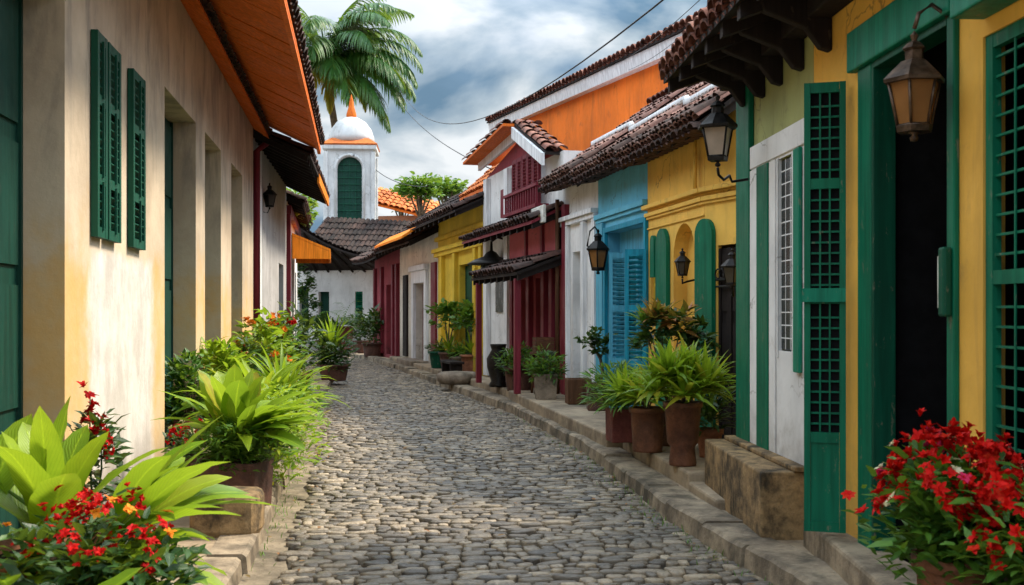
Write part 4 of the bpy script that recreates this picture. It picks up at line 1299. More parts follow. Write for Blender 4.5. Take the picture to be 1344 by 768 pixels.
o_ = MB().prism_z([(-2.16, 7.30), (-1.93, 7.26), (-1.72, 7.28), (-1.70, 7.45), (-1.72, 7.66), (-1.9, 7.70), (-2.15, 7.66)], .09, .39).build('stone_block', M['mossy'], None, True, .05)
tag(o_, 'rough brown stone block at the kerb before the rectangular planter', 'stone block')

# ================================================================== plants
def leaf(mb, base, az, el, L, Wd, droop, fold=0.25, segs=5, prof='broad', roll=0.0, wave=0.0):
    d0 = Vector((math.cos(az), math.sin(az), 0))
    side0 = Vector((-math.sin(az), math.cos(az), 0))
    p = Vector(base); vs = []
    for i in range(segs + 1):
        t = i / segs
        a = el - droop * t ** 1.3
        tang = d0 * math.cos(a) + Vector((0, 0, math.sin(a)))
        nrm = Vector((0, 0, 1)) * math.cos(a) - d0 * math.sin(a)
        if prof == 'broad':
            w_ = math.sin(math.pi * min(1, 0.03 + t * .97) ** 0.80) ** 0.85 if t < 1 else 0.0
        elif prof == 'oval':
            w_ = math.sin(math.pi * min(1, 0.02 + t * .98) ** 0.92) ** 0.62 if t < 1 else 0.0
        elif prof == 'strap':
            w_ = min(1, t * 6 + .35) * (1 - t ** 2.6)
        else:
            w_ = math.sin(math.pi * (0.08 + .92 * t) ** 0.6) if t < 1 else 0
        w_ = max(0.0, w_) * Wd / 2
        sd = side0 * math.cos(roll) + nrm * math.sin(roll)
        nn = nrm * math.cos(roll) - side0 * math.sin(roll)
        wv = wave * w_ * math.sin(i * 2.3 + az * 5)
        vs += [p + sd * w_ + nn * (fold * w_ + wv), p.copy(), p - sd * w_ + nn * (fold * w_ - wv)]
        p = p + tang * (L / segs)
    fs = []
    for i in range(segs):
        b = i * 3
        fs += [(b, b + 1, b + 4, b + 3), (b + 1, b + 2, b + 5, b + 4)]
    b0 = len(mb.v)
    mb.add(vs, fs, True)
    for i in range(segs + 1):
        for k in range(3):
            mb.uv[b0 + i * 3 + k] = (k * .5, i / segs)

def rosette(mb, c, n, L, Wd, rg, el=(20, 85), droop=(40, 90), prof='broad', az=(0, 360), fold=.25, segs=6, spread=.04, lj=.3, wave=.08):
    for i in range(n):
        t = i / max(1, n - 1)
        a = R(az[0] + (az[1] - az[0]) * ((i * 0.618) % 1)) + rg.uniform(-.2, .2)
        e_ = R(el[0] + (el[1] - el[0]) * t) + rg.uniform(-.1, .1)
        b = Vector(c) + Vector((math.cos(a), math.sin(a), 0)) * rg.uniform(0, spread) + Vector((0, 0, rg.uniform(-.01, .03)))
        leaf(mb, b, a, e_, L * rg.uniform(1 - lj, 1 + lj * .5), Wd * rg.uniform(.8, 1.15), R(rg.uniform(*droop)), fold, segs, prof, rg.uniform(-.35, .35), wave)

def bush(mb, c, rad, n, size, rg, prof='lance', wl=.45, inner=.35, up=0.3, clump=0.25):
    c = Vector(c)
    nc = max(5, n // 28)
    cl = []
    for _ in range(nc):
        v = Vector((rg.gauss(0, 1), rg.gauss(0, 1), rg.gauss(0, 1))).normalized()
        cl.append((v * rg.uniform(inner, 1.0)))
    for i in range(n):
        k = cl[rg.randrange(nc)]
        q = k + Vector((rg.gauss(0, 1), rg.gauss(0, 1), rg.gauss(0, 1))) * clump
        if q.length > 1.2: q *= 1.1 / q.length
        pos = c + Vector((q.x * rad[0], q.y * rad[1], q.z * rad[2]))
        az = math.atan2(q.y, q.x) + rg.gauss(0, .9)
        el = rg.uniform(-.3, .9) + up * q.z
        L = size * rg.uniform(.6, 1.3)
        leaf(mb, pos, az, el, L, L * wl, rg.uniform(.2, 1.0), .25, 2 if L < .12 else 3, prof, rg.uniform(-.7, .7))

def blossoms(mb, spots, size, rg, petals=7, centre=None):
    spots = list(spots)
    if not spots: return
    cen = centre if centre is not None else sum((Vector(q) for q in spots), Vector()) / len(spots)
    keep = mb.M
    for p in spots:
        d = (Vector(p) - cen)
        d = (d.normalized() if d.length > 1e-4 else Vector((0, 0, 1))) * .9 + Vector((rg.gauss(0, .5), rg.gauss(0, .5), rg.gauss(0, .5) + .25))
        mb.M = Matrix.Translation(p) @ d.to_track_quat('Z', 'Y').to_matrix().to_4x4()
        ph = rg.uniform(0, 6.3); up = rg.uniform(.2, 1.25)
        for k in range(petals):
            leaf(mb, (0, 0, 0), ph + 2 * math.pi * k / petals + rg.uniform(-.15, .15), up + rg.uniform(-.1, .2), size * rg.uniform(.65, 1.25), size * .52, rg.uniform(.3, 1.5), .35, 3, 'oval', rg.uniform(-.2, .2))
    mb.M = keep

def clusters(t, spots, num, spread, size, mat, rg):
    for c in spots:
        g = MB()
        blossoms(g, [c + Vector((rg.gauss(0, spread), rg.gauss(0, spread), rg.gauss(0, spread * .8))) for _ in range(rg.randint(*num))], size, rg, 7, c * .6 + Vector((0, 0, c.z * .25)))
        g.build('blossoms', M[mat], t, False)

def dome_spots(c, rad, n, rg, zmin=-.2):
    out = []
    while len(out) < n:
        v = Vector((rg.gauss(0, 1), rg.gauss(0, 1), rg.gauss(0, 1))).normalized()
        if v.z < zmin: continue
        v *= rg.uniform(.78, 1.0)
        out.append(Vector(c) + Vector((v.x * rad[0], v.y * rad[1], v.z * rad[2])))
    return out

def stems(mb, base, tops, r=.008, rg=random):
    for t in tops:
        b, t = Vector(base), Vector(t)
        m = b.lerp(t, .5) + Vector((rg.uniform(-.04, .04), rg.uniform(-.04, .04), .03))
        mb.tube([b, m, t], [r, r * .8, r * .4], 5)

def round_pot(parent, rt, rb, h, mat, z0=0.0, rim=.025, neck=None):
    prof = [(rb, z0), (rb * 1.02, z0 + .02), (rb + (rt - rb) * .6, z0 + h * .6), (rt * .97, z0 + h - rim * 2), (rt * 1.09, z0 + h - rim * 1.9), (rt * 1.10, z0 + h), (rt * .95, z0 + h), (rt * .90, z0 + h - .05), (0.0, z0 + h - .052)]
    p = MB().lathe(prof, 28).build('pot', mat, parent)
    MB().lathe([(rt * .89, z0 + h - .045), (rt * .5, z0 + h - .03), (0, z0 + h - .025)], 18, jit=.05, rng=random.Random(3)).build('soil', M['soil'], parent, False)
    return p
def box_pot(parent, w_, d, h, mat, taper=.92, z0=0.0, wall_=.028):
    a, b = w_ / 2, d / 2
    g = MB()
    def ring(x, y, z): return [(-x, -y, z), (x, -y, z), (x, y, z), (-x, y, z)]
    vs = ring(a * taper, b * taper, z0) + ring(a, b, z0 + h) + ring(a - wall_, b - wall_, z0 + h) + ring(a - wall_, b - wall_, z0 + h - .06)
    fs = [(3, 2, 1, 0)]
    for k in range(3):
        for i in range(4):
            j = (i + 1) % 4
            fs.append((k * 4 + i, k * 4 + j, k * 4 + 4 + j, k * 4 + 4 + i))
    fs.append((12, 13, 14, 15))
    g.add(vs, fs)
    p = g.build('pot', mat, parent, True, .012)
    MB().add(ring(a - wall_ - .002, b - wall_ - .002, z0 + h - .045), [(0, 1, 2, 3)]).build('soil', M['soil'], parent, False)
    return p
def pt(label, loc, rz=0.0, name='potted_plant', cat='potted plant', group='potted plants along the street'):
    return thing(name, label, cat, loc, rz, group)

PL, PR = .108, .13      # pavement heights
# --- left foreground: broad lime leaves
rg = random.Random(11)
t = pt('big foreground clump of broad lime leaves against the beige wall', (-1.98, 4.75, PL))
round_pot(t, .30, .22, .48, M['terra'])
g = MB()
rosette(g, (-.02, 0, .50), 14, .60, .19, rg, (42, 88), (10, 50), 'oval', (0, 360), .2, 9, .14, .2)
rosette(g, (-.34, -.05, .50), 12, .62, .19, rg, (45, 88), (15, 45), 'oval', (60, 300), .2, 9, .12, .2)
rosette(g, (.20, .05, .50), 16, .66, .16, rg, (16, 60), (15, 55), 'oval', (-50, 90), .2, 9, .12, .25)
rosette(g, (.28, -.18, .40), 14, .48, .16, rg, (-2, 45), (30, 75), 'oval', (-80, 60), .2, 9, .12, .25)
rosette(g, (-.12, -.45, .38), 10, .44, .16, rg, (-5, 65), (25, 80), 'oval', (180, 380), .2, 9, .14, .25)
rosette(g, (-.45, -.35, .40), 10, .46, .18, rg, (10, 70), (25, 80), 'oval', (150, 380), .2, 9, .12, .25)
g.build('foliage', M['lime'], t, False)
g = MB(); stems(g, (0, 0, .44), [(.1, 0, .7), (-.2, 0, .72), (.25, -.2, .6), (0, -.3, .6)], .016, rg); g.build('stems', M['midleaf'], t)
# --- left foreground: red flowering bush in front of it
rg = random.Random(12)
t = pt('low dense bush of red flowers among the broad lime leaves', (-1.66, 4.28, PL))
round_pot(t, .26, .19, .32, M['terra'])
g = MB(); bush(g, (0, 0, .50), (.36, .30, .24), 900, .085, rg, 'lance', .5); g.build('foliage', M['darkleaf'], t, False)
g = MB(); stems(g, (0, 0, .3), dome_spots((0, 0, .5), (.3, .25, .2), 14, rg), .007, rg); g.build('stems', M['darkleaf'], t)
clusters(t, dome_spots((.02, 0, .56), (.30, .28, .24), 24, rg, -.3), (5, 9), .030, .026, 'red', rg)
clusters(t, dome_spots((0, 0, .54), (.36, .32, .27), 5, rg), (1, 3), .03, .03, 'orangefl', rg)
rg = random.Random(112)
t = pt('low broad lime leaves in front of the red flowers', (-1.66, 3.72, PL))
round_pot(t, .20, .15, .24, M['terra'])
g = MB(); rosette(g, (0, 0, .26), 20, .46, .17, rg, (8, 70), (20, 80), 'oval', (0, 360), .2, 9, .12, .25); g.build('foliage', M['lime'], t, False)
# --- left: tall red spike flower near the wall
rg = random.Random(13)
t = pt('tall red spiked flower against the beige wall', (-2.42, 6.35, PL))
round_pot(t, .17, .12, .3, M['terrad'])
tops = [(-.02, 0, 1.02), (.06, -.05, .84), (-.08, .05, .74)]
g = MB(); stems(g, (0, 0, .27), tops, .008, rg); g.build('stems', M['darkleaf'], t)
g = MB(); bush(g, (0, 0, .62), (.14, .14, .30), 240, .10, rg, 'lance', .4); g.build('foliage', M['darkleaf'], t, False)
sp = [Vector(tp) + Vector((rg.gauss(0, .022), rg.gauss(0, .022), -rg.uniform(-.06, .17))) for tp in tops for _ in range(20)]
g = MB(); blossoms(g, sp, .036, rg); g.build('blossoms', M['red'], t, False)
# --- left: rectangular planter with broad yellow-green leaves
rg = random.Random(14)
t = pt('rectangular brown planter of wide yellow-green leaves at the kerb', (-2.12, 8.35, PL), R(-8))
box_pot(t, .50, .42, .37, M['terrad'], .93)
g = MB()
rosette(g, (0, 0, .58), 13, .54, .22, rg, (55, 88), (10, 35), 'oval', (0, 360), .2, 9, .1, .15)
rosette(g, (.0, 0, .54), 17, .64, .15, rg, (12, 50), (25, 60), 'oval', (-30, 210), .2, 9, .1, .25)
rosette(g, (.05, 0, .52), 14, .72, .12, rg, (15, 50), (25, 55), 'broad', (-60, 40), .2, 9, .1, .25)
g.build('foliage', M['lime'], t, False)
g = MB(); bush(g, (.06, -.04, .50), (.38, .30, .20), 1300, .10, rg, 'lance', .28, .2, .0)
rosette(g, (0, 0, .40), 60, .30, .025, rg, (10, 88), (30, 110), 'strap', spread=.18); g.build('undergrowth', M['midleaf'], t, False)
# trailing plant over the kerb beyond it
rg = random.Random(15)
t = pt('bright trailing plant spilling over the kerb onto the cobbles', (-2.42, 9.75, PL))
round_pot(t, .24, .19, .34, M['terrad'])
g = MB(); bush(g, (.34, -.25, .44), (.42, .58, .40), 2300, .085, rg, 'lance', .32, .2, .0, .22); g.build('foliage', M['lime'], t, False)
g = MB(); stems(g, (0, 0, .3), dome_spots((.22, -.15, .42), (.36, .4, .28), 20, rg, -.8), .005, rg); g.build('stems', M['midleaf'], t)
rg = random.Random(16)
t = pt('arching strap-leaved lime plant behind the trailing one', (-2.52, 11.0, PL))
round_pot(t, .24, .18, .40, M['terrad'])
g = MB(); rosette(g, (0, 0, .44), 64, .78, .10, rg, (8, 80), (30, 85), 'strap', spread=.12, fold=.3, segs=7); g.build('foliage', M['lime'], t, False)
g = MB(); bush(g, (0.1, -.1, .48), (.38, .36, .26), 500, .11, rg, 'lance', .3); g.build('undergrowth', M['midleaf'], t, False)
rg = random.Random(17)
t = pt('feathery pale green fern beyond the strap-leaved plants', (-2.72, 13.0, PL))
round_pot(t, .24, .18, .40, M['terrad'])
g = MB(); rosette(g, (0, 0, .44), 90, .72, .06, rg, (10, 84), (30, 80), 'strap', spread=.14, fold=.3, segs=6); g.build('foliage', M['lime'], t, False)
g = MB(); bush(g, (0.1, -.1, .45), (.42, .4, .26), 400, .12, rg, 'lance', .3); g.build('undergrowth', M['midleaf'], t, False)
# pot with red and cream flowers between wall and planter
rg = random.Random(18)
t = pt('square brown pot of red and cream flowers close to the wall', (-2.66, 9.15, PL))
box_pot(t, .40, .36, .30, M['terrad'])
g = MB(); bush(g, (0, 0, .42), (.22, .2, .15), 350, .07, rg, 'lance', .5); g.build('foliage', M['darkleaf'], t, False)
g = MB(); blossoms(g, dome_spots((0, 0, .43), (.22, .2, .16), 60, rg, -.1), .034, rg); g.build('blossoms', M['red'], t, False)
g = MB(); blossoms(g, dome_spots((0, 0, .45), (.22, .2, .17), 14, rg), .03, rg); g.build('blossoms', M['creamfl'], t, False)
# shrubs along the wall
for i, (px, Y, top, sz, mat, fl, lab, sd) in enumerate((
        (247, 11.6, 475, .26, 'midleaf', None, 'small rounded green shrub in the first deep doorway', 21),
        (283, 12.6, 456, .34, 'lime', None, 'light green leafy shrub before the second deep doorway', 22),
        (318, 13.6, 458, .34, 'darkleaf', 'red', 'dark shrub with crimson flowers by the last doorways', 23),
        (345, 16.4, 412, .42, 'lime', 'orangefl', 'upright lime shrub with orange flowers by the maroon downpipe', 24),
        (385, 20.5, 402, .55, 'darkleaf', None, 'broad dark green shrub before the grey house', 25),
        (362, 19.0, 420, .42, 'midleaf', 'red', 'mid green shrub with scattered red leaves before the grey wall', 26))):
    rg = random.Random(sd)
    p = at(px, 410, Y); zt = at(px, top, Y).z
    t = pt(lab, (p.x, Y, PL))
    round_pot(t, sz * .6, sz * .45, .36, M['terrad' if i % 2 else 'terra'])
    hh = zt - PL - .3
    g = MB(); bush(g, (0, 0, .32 + hh * .5), (sz, sz, hh * .52), 620, .13 + .01 * i, rg, 'lance', .42); g.build('foliage', M[mat], t, False)
    g = MB(); stems(g, (0, 0, .3), dome_spots((0, 0, .3 + hh * .45), (sz * .7, sz * .7, hh * .4), 12, rg), .010, rg); g.build('stems', M['bark'], t)
    if fl:
        clusters(t, dome_spots((0, 0, .34 + hh * .5), (sz, sz, hh * .52), 12, rg, -.5), (5, 8), .035, .06, fl, rg)
# dark bush with a lime spike, at the left kerb far down
rg = random.Random(31)
p = at(438, 410, 24.0)
t = pt('dark round bush with a lime spike at the far left kerb', (p.x, 24.0, PL))
round_pot(t, .34, .26, .36, M['terrad'])
g = MB(); bush(g, (0, 0, .55), (.42, .42, .36), 650, .16, rg, 'lance', .4); g.build('foliage', M['darkleaf'], t, False)
g = MB(); rosette(g, (-.05, 0, .7), 36, .75, .08, rg, (45, 88), (10, 50), 'strap', spread=.1); g.build('spike', M['lime'], t, False)
# --- end of the street
rg = random.Random(32)
p = at(452, 410, 40.9)
t = pt('potted palm in a maroon urn before the white end house', (p.x, 40.9, .13))
round_pot(t, .36, .26, .95, M['claymar'])
g = MB()
for i in range(16):
    a = i * 2.4 + rg.uniform(-.3, .3); el = R(rg.uniform(30, 86)); L = rg.uniform(.9, 1.5)
    d0 = Vector((math.cos(a), math.sin(a), 0)); p_ = Vector((0, 0, .95))
    for k in range(14):
        tt = k / 13; ang = el - 1.5 * tt ** 1.5
        p_ = p_ + (d0 * math.cos(ang) + Vector((0, 0, math.sin(ang)))) * L / 14
        for s_ in (-1, 1):
            leaf(g, p_, a + s_ * 1.0, ang * .5 - .1, .34 * (1 - tt * .5), .05, .8, .1, 2, 'strap')
g.build('fronds', M['midleaf'], t, False)
rg = random.Random(33)
for px, Y, zt, sz, lab in ((490, 36.6, 1.75, .50, 'dark leafy shrub in a tub before the small maroon house'), (475, 39.7, 1.5, .4, 'second dark shrub tub beside the potted palm'), (428, 40.6, 1.3, .45, 'low dark shrub at the foot of the white end house')):
    p = at(px, 410, Y)
    t = pt(lab, (p.x, Y, .13))
    round_pot(t, .36, .3, .45, M['terrad'])
    g = MB(); bush(g, (0, 0, .45 + (zt - .45) * .5), (sz, sz, (zt - .35) * .5), 520, .2, rg, 'lance', .42); g.build('foliage', M['darkleaf'], t, False)
# greenery hanging on the white house roof edge, and vine on its wall
rg = random.Random(34)
g = MB()
for q in range(5):
    bush(g, (-5.85 - .16 * q, 29.8 + q * .9, 4.55 + .1 * math.sin(q)), (.42, .5, .32), 220, .2, rg, 'lance', .5)
o_ = g.build('climbing_vine', M['midleaf'], None, False); tag(o_, 'leafy vine spilling over the eave of the white house', 'vine')
rg = random.Random(35)
g = MB()
for q in range(5):
    bush(g, (-7.6 - .1 * q, 41.4, 1.3 + q * .5), (.4, .3, .4), 140, .2, rg, 'lance', .5)
o_ = g.build('climbing_vine', M['darkleaf'], None, False); tag(o_, 'dark vine climbing the wall of the end house', 'vine')

# --- right: potted plants near the arched yellow house
TZ = .272
rg = random.Random(41)
p = at(816, 410, 11.3); t = pt('square maroon pot of spiky leaves at the terrace edge', (p.x, 11.3, TZ), R(10))
box_pot(t, .28, .28, .34, M['claymar'], .97)
g = MB(); rosette(g, (0, 0, .36), 80, .50, .04, rg, (5, 88), (30, 80), 'strap', spread=.14)
bush(g, (-.05, 0, .52), (.32, .28, .24), 420, .12, rg, 'lance', .28); g.build('foliage', M['midleaf'], t, False)
rg = random.Random(42)
p = at(850, 410, 10.5); t = pt('round brown pot of dense bright green rosettes', (p.x, 10.5, TZ))
round_pot(t, .165, .14, .42, M['terram'])
g = MB()
for (dx, dy, dz) in ((0, 0, .0), (-.16, .02, .02), (.12, -.05, .03), (-.05, -.12, -.02), (.05, .12, .08)):
    rosette(g, (dx * 1.4, dy * 1.3, .52 + dz), 44, .34, .055, rg, (-8, 88), (10, 75), 'lance', spread=.07)
g.build('foliage', M['lime'], t, False)
g = MB(); stems(g, (0, 0, .38), [(0, 0, .52), (-.16, .02, .54), (.12, -.05, .54), (-.05, -.12, .5)], .010, rg); g.build('stems', M['bark'], t)
rg = random.Random(43)
p = at(896, 410, 9.55); t = pt('tall terracotta pot of vivid lime leaves beside the mossy plinth', (p.x, 9.55, TZ))
MB().lathe([(.115, 0), (.12, .02), (.105, .16), (.135, .2), (.158, .5), (.172, .505), (.174, .55), (.15, .55), (.14, .5), (0, .498)], 28).build('pot', M['terram'], t)
MB().lathe([(.138, .51), (0, .52)], 16).build('soil', M['soil'], t, False)
g = MB()
for (dx, dy, dz) in ((0, 0, .06), (-.17, .0, .0), (.14, -.05, .04), (.0, -.14, -.02), (.06, .12, .13), (-.1, -.08, .12), (.17, .08, -.02)):
    rosette(g, (dx * 1.35, dy * 1.3, .64 + dz * 1.3), 42, .35, .058, rg, (-10, 88), (10, 75), 'lance', spread=.07)
rosette(g, (.05, 0, .68), 9, .50, .035, rg, (15, 50), (20, 60), 'strap', (-40, 40), spread=.05)
g.build('foliage', M['lime'], t, False)
g = MB(); stems(g, (0, 0, .5), [(0, 0, .68), (-.17, 0, .62), (.14, -.05, .66), (0, -.14, .6), (.06, .12, .75), (.17, .08, .6)], .010, rg); g.build('stems', M['bark'], t)
rg = random.Random(44)
p = at(931, 410, 10.1); t = pt('small clay pot of drooping dark leaves by the dark door', (p.x, 10.1, TZ))
round_pot(t, .12, .09, .26, M['terra'])
g = MB(); rosette(g, (0, 0, .32), 26, .50, .04, rg, (5, 80), (40, 90), 'strap', spread=.06); bush(g, (0, 0, .40), (.22, .2, .2), 200, .12, rg, 'lance', .35); g.build('foliage', M['darkleaf'], t, False)
rg = random.Random(45)
p = at(880, 410, 11.0); t = pt('tall branching shrub with coppery orange leaves', (p.x, 11.0, TZ))
round_pot(t, .17, .13, .36, M['terrad'])
tops = [(-.26, 0, 1.20), (-.08, .05, 1.26), (.10, 0, 1.18), (.24, .04, 1.10), (-.18, -.05, 1.04), (.3, 0, 1.0)]
g = MB(); stems(g, (0, 0, .33), tops, .014, rg); g.build('stems', M['bark'], t)
g = MB()
for tp in tops[1:]:
    bush(g, Vector(tp), (.15, .15, .12), 90, .12, rg, 'lance', .42)
g.build('foliage', M['darkleaf'], t, False)
g = MB(); rosette(g, tops[0], 24, .22, .04, rg, (0, 80), (20, 60), 'strap', spread=.02); rosette(g, tops[3], 14, .2, .04, rg, (0, 80), (20, 60), 'strap', spread=.02); g.build('bright_leaves', M['midleaf'], t, False)
g = MB(); bush(g, Vector(tops[2]) + Vector((0, -.1, .06)), (.14, .12, .1), 60, .12, rg, 'lance', .42); rosette(g, Vector(tops[0]) + Vector((.08, -.06, .05)), 26, .22, .06, rg, (0, 80), (20, 60), 'strap', spread=.03); rosette(g, tops[1], 34, .24, .06, rg, (0, 80), (20, 60), 'strap', spread=.03); g.build('copper_leaves', M['copper'], t, False)
# planters before the white house
rg = random.Random(46)
p = at(788, 410, 14.6); t = pt('small twisted bonsai tree in a square dark planter', (p.x - .02, 14.6, .302))
box_pot(t, .32, .30, .36, M['terrad'], .97)
g = MB(); g.tube([(0, 0, .3), (.05, 0, .5), (.02, .02, .68), (-.06, 0, .82), (-.14, 0, .90)], [.028, .024, .02, .016, .01], 7); g.tube([(.02, .02, .68), (.08, 0, .84)], [.016, .009], 6); g.build('trunk', M['bark'], t)
g = MB()
for (a, b, c) in ((-.16, 0, .92), (-.04, .02, 1.0), (.08, 0, .92), (.02, 0, .80)):
    bush(g, (a, b, c), (.12, .11, .07), 90, .075, rg, 'broad', .7)
g.build('crown', M['darkleaf'], t, False)
p = at(757, 410, 15.6)
t = thing('planter_box', 'empty brown square planter beside the bonsai planter', 'planter', (p.x + .02, 15.6, .302), R(6))
box_pot(t, .34, .32, .36, M['brownw'], .98)
for (px, Y, w_, lab, sd, kind) in ((716, 16.5, .18, 'grey square tub of bushy greenery before the maroon doors', 47, 'box'), (681, 18.6, .23, 'wide round pot of leafy greenery before the maroon pilaster', 48, 'round')):
    rg = random.Random(sd)
    p = at(px, 410, Y); t = pt(lab, (p.x, Y, .30 if sd == 47 else .272))
    if kind == 'box': box_pot(t, .36, .34, .38, M['concrete'], .85)
    else: round_pot(t, .25, .2, .40, M['terrad'])
    g = MB(); bush(g, (0, 0, .52), (w_ * 1.5, w_ * 1.4, .24), 520, .10, rg, 'lance', .35); g.build('foliage', M['midleaf'], t, False)
    g = MB(); bush(g, (0.02, -.05, .48), (w_ * 1.4, w_ * 1.3, .22), 260, .10, rg, 'lance', .35); g.build('undergrowth', M['darkleaf'], t, False)
# crate on a stool
p = at(712, 410, 17.4)
t = thing('wooden_stool', 'small brown wooden stool by the maroon doors', 'stool', (p.x + .02, 17.6, .302), R(12))
for sx in (-1, 1):
    for sy in (-1, 1):
        MB().tube([(sx * .16, sy * .13, 0), (sx * .13, sy * .11, .62)], .022, 6).build('leg', M['brownw'], t)
MB().box(-.19, .19, -.16, .16, .62, .66).build('seat', M['brownw'], t, True, .006)
o_ = MB().box(-.14, .14, -.12, .12, 0, .24)
g = MB()
for k in range(4):
    g.box(-.15, .15, -.125, -.112, .005 + k * .06, .055 + k * .06); g.box(-.15, .15, .112, .125, .005 + k * .06, .055 + k * .06)
    g.box(-.15, -.137, -.111, .111, .005 + k * .06, .055 + k * .06); g.box(.137, .15, -.111, .111, .005 + k * .06, .055 + k * .06)
g.box(-.136, .136, -.111, .111, .0, .015)
o_ = g.build('wooden_crate', M['brownw']); o_.location = (p.x + .02, 17.6, .964); o_.rotation_euler = (0, 0, R(12))
tag(o_, 'dark slatted crate resting on the wooden stool', 'crate')
# black urn, flat stone
p = at(654, 410, 19.6)
o_ = MB().lathe([(.16, 0), (.17, .04), (.13, .1), (.2, .35), (.21, .5), (.12, .66), (.14, .72), (.15, .76), (.11, .76), (.0, .70)], 24).build('urn', M['iron'])
o_.location = (p.x, 19.6, .272); tag(o_, 'tall black urn at the foot of the white pilaster', 'urn')
p = at(604, 410, 22.3)
g = MB(); g.lathe([(.36, 0), (.42, .06), (.43, .18), (.36, .24), (.0, .25)], 18, jit=.06, rng=random.Random(8))
o_ = g.build('boulder', M['concrete'], None, True); o_.location = (p.x - .05, 22.4, .145); tag(o_, 'flat round brown boulder lying on the kerb edge', 'boulder')
# topiary pots before the lemon yellow house
for k, (px, Y, zt, lab, mat) in enumerate(((590, 25.4, 1.62, 'tall topiary in the darker pot before the cream and yellow joint', 'terrad'), (619, 24.0, 1.58, 'tall topiary before the lemon yellow door', 'terra'))):
    rg = random.Random(51 + k)
    p = at(px, 410, Y); t = pt(lab, (p.x, Y, .255), group='topiary pots')
    round_pot(t, .24, .18, .42, M[mat])
    g = MB(); stems(g, (0, 0, .38), [(-.1, 0, zt - .45), (.12, 0, zt - .45), (0, .05, zt - .4)], .022, rg); g.build('stems', M['bark'], t)
    g = MB(); bush(g, (0, 0, zt - .35), (.48, .4, .26), 420, .14, rg, 'broad', .6); g.build('crown', M['midleaf'], t, False)
    g = MB(); rosette(g, (0, 0, .45), 30, .5, .05, rg, (10, 85), (20, 70), 'strap'); g.build('undergrowth', M['lime'], t, False)
for k, (px, Y, r_, hh, lab, mat) in enumerate(((578, 26.6, .28, .4, 'green glazed pot of low leaves beside the cream house', 'green2'), (637, 23.3, .16, .28, 'smallest clay pot beside the white pilaster', 'terra'), (604, 25.0, .2, .34, 'grey pot of spiky leaves between the two topiaries', 'concrete'))):
    rg = random.Random(61 + k)
    p = at(px, 410, Y); t = pt(lab, (p.x, Y, .255))
    round_pot(t, r_, r_ * .78, hh, M[mat])
    g = MB(); rosette(g, (0, 0, hh), 34, .38, .05, rg, (5, 85), (20, 80), 'strap'); bush(g, (0, 0, hh + .1), (r_ * 1.2, r_ * 1.2, .15), 120, .1, rg); g.build('foliage', M['midleaf' if k else 'darkleaf'], t, False)
# low wooden bench by the topiary
p = at(592, 410, 23.6)
t = thing('low_bench', 'low dark wooden bench behind the flat boulder', 'bench', (p.x, 23.9, .255), R(104))
MB().box(-.6, .6, -.16, .16, .24, .29).build('seat', M['wood'], t, True, .008)
for sx in (-.48, .48):
    MB().box(sx - .04, sx + .04, -.13, .13, 0, .238).build('leg', M['wood'], t, True, .005)

# --- right foreground: big pot of scarlet flowers, and a box beside it
rg = random.Random(71)
t = pt('large terracotta pot of scarlet and pink flowers by the louvred shutters', (1.77, 4.38, .13))
round_pot(t, .155, .12, .50, M['terra'])
g = MB(); bush(g, (0, 0, .62), (.33, .31, .27), 1500, .085, rg, 'lance', .42, .15, .2); g.build('foliage', M['midleaf'], t, False)
g = MB(); stems(g, (0, 0, .48), dome_spots((0, 0, .68), (.34, .28, .26), 26, rg), .006, rg); g.build('stems', M['midleaf'], t)
clusters(t, dome_spots((0.0, 0, .72), (.31, .30, .28), 44, rg, -.2), (5, 9), .036, .036, 'scarlet', rg)
clusters(t, dome_spots((0.0, 0, .72), (.36, .32, .28), 7, rg, -.1), (2, 4), .03, .032, 'pinkfl', rg)
clusters(t, dome_spots((0, 0, .74), (.36, .3, .26), 8, rg), (1, 3), .03, .028, 'creamfl', rg)
rg = random.Random(72)
t = pt('square terracotta box of scarlet flowers under the shutter sill', (2.02, 4.3, .13), R(4))
t.location = (1.90, 3.95, .13)
box_pot(t, .34, .34, .42, M['terra'])
g = MB(); bush(g, (.03, 0, .62), (.28, .28, .24), 800, .085, rg, 'lance', .42, .15, .2); g.build('foliage', M['midleaf'], t, False)
clusters(t, dome_spots((.03, 0, .66), (.31, .31, .27), 24, rg, -.1), (4, 8), .036, .036, 'scarlet', rg)

rg = random.Random(99)
g = MB()
for i in range(520):
    side = rg.random() < .62
    y = rg.choice((rg.gauss(8.1, .7), rg.uniform(6.2, 17), rg.gauss(11.2, .9)))
    if y < 4.5: continue
    x = xr(y) - abs(rg.gauss(.05, .10)) if side else xl(y) + abs(rg.gauss(.02, .07))
    leaf(g, (x, y, .0), rg.uniform(0, 6.3), rg.uniform(.5, 1.5), rg.uniform(.03, .09), .008, rg.uniform(.2, 1.2), .2, 3, 'strap')
o_ = g.build('grass', M['midleaf'], None, False); tag(o_, 'sparse grass blades growing in the gutters along the kerbs', 'grass', None, 'stuff')

rg = random.Random(101)
g = MB()
for i in range(150):
    y = rg.uniform(4.8, 15)
    x = rg.choice((xl(y) + abs(rg.gauss(.1, .22)), xr(y) - abs(rg.gauss(.08, .16)), rg.uniform(xl(y), xr(y))))
    leaf(g, (x, y, .034), rg.uniform(0, 6.3), rg.uniform(-.05, .25), rg.uniform(.03, .075), rg.uniform(.012, .03), rg.uniform(-.3, .5), .3, 3, 'oval', rg.uniform(-.3, .3))
o_ = g.build('leaf_litter', M['copper'], None, False); tag(o_, 'few dry fallen leaves scattered over the cobbles', 'leaf litter', None, 'stuff')

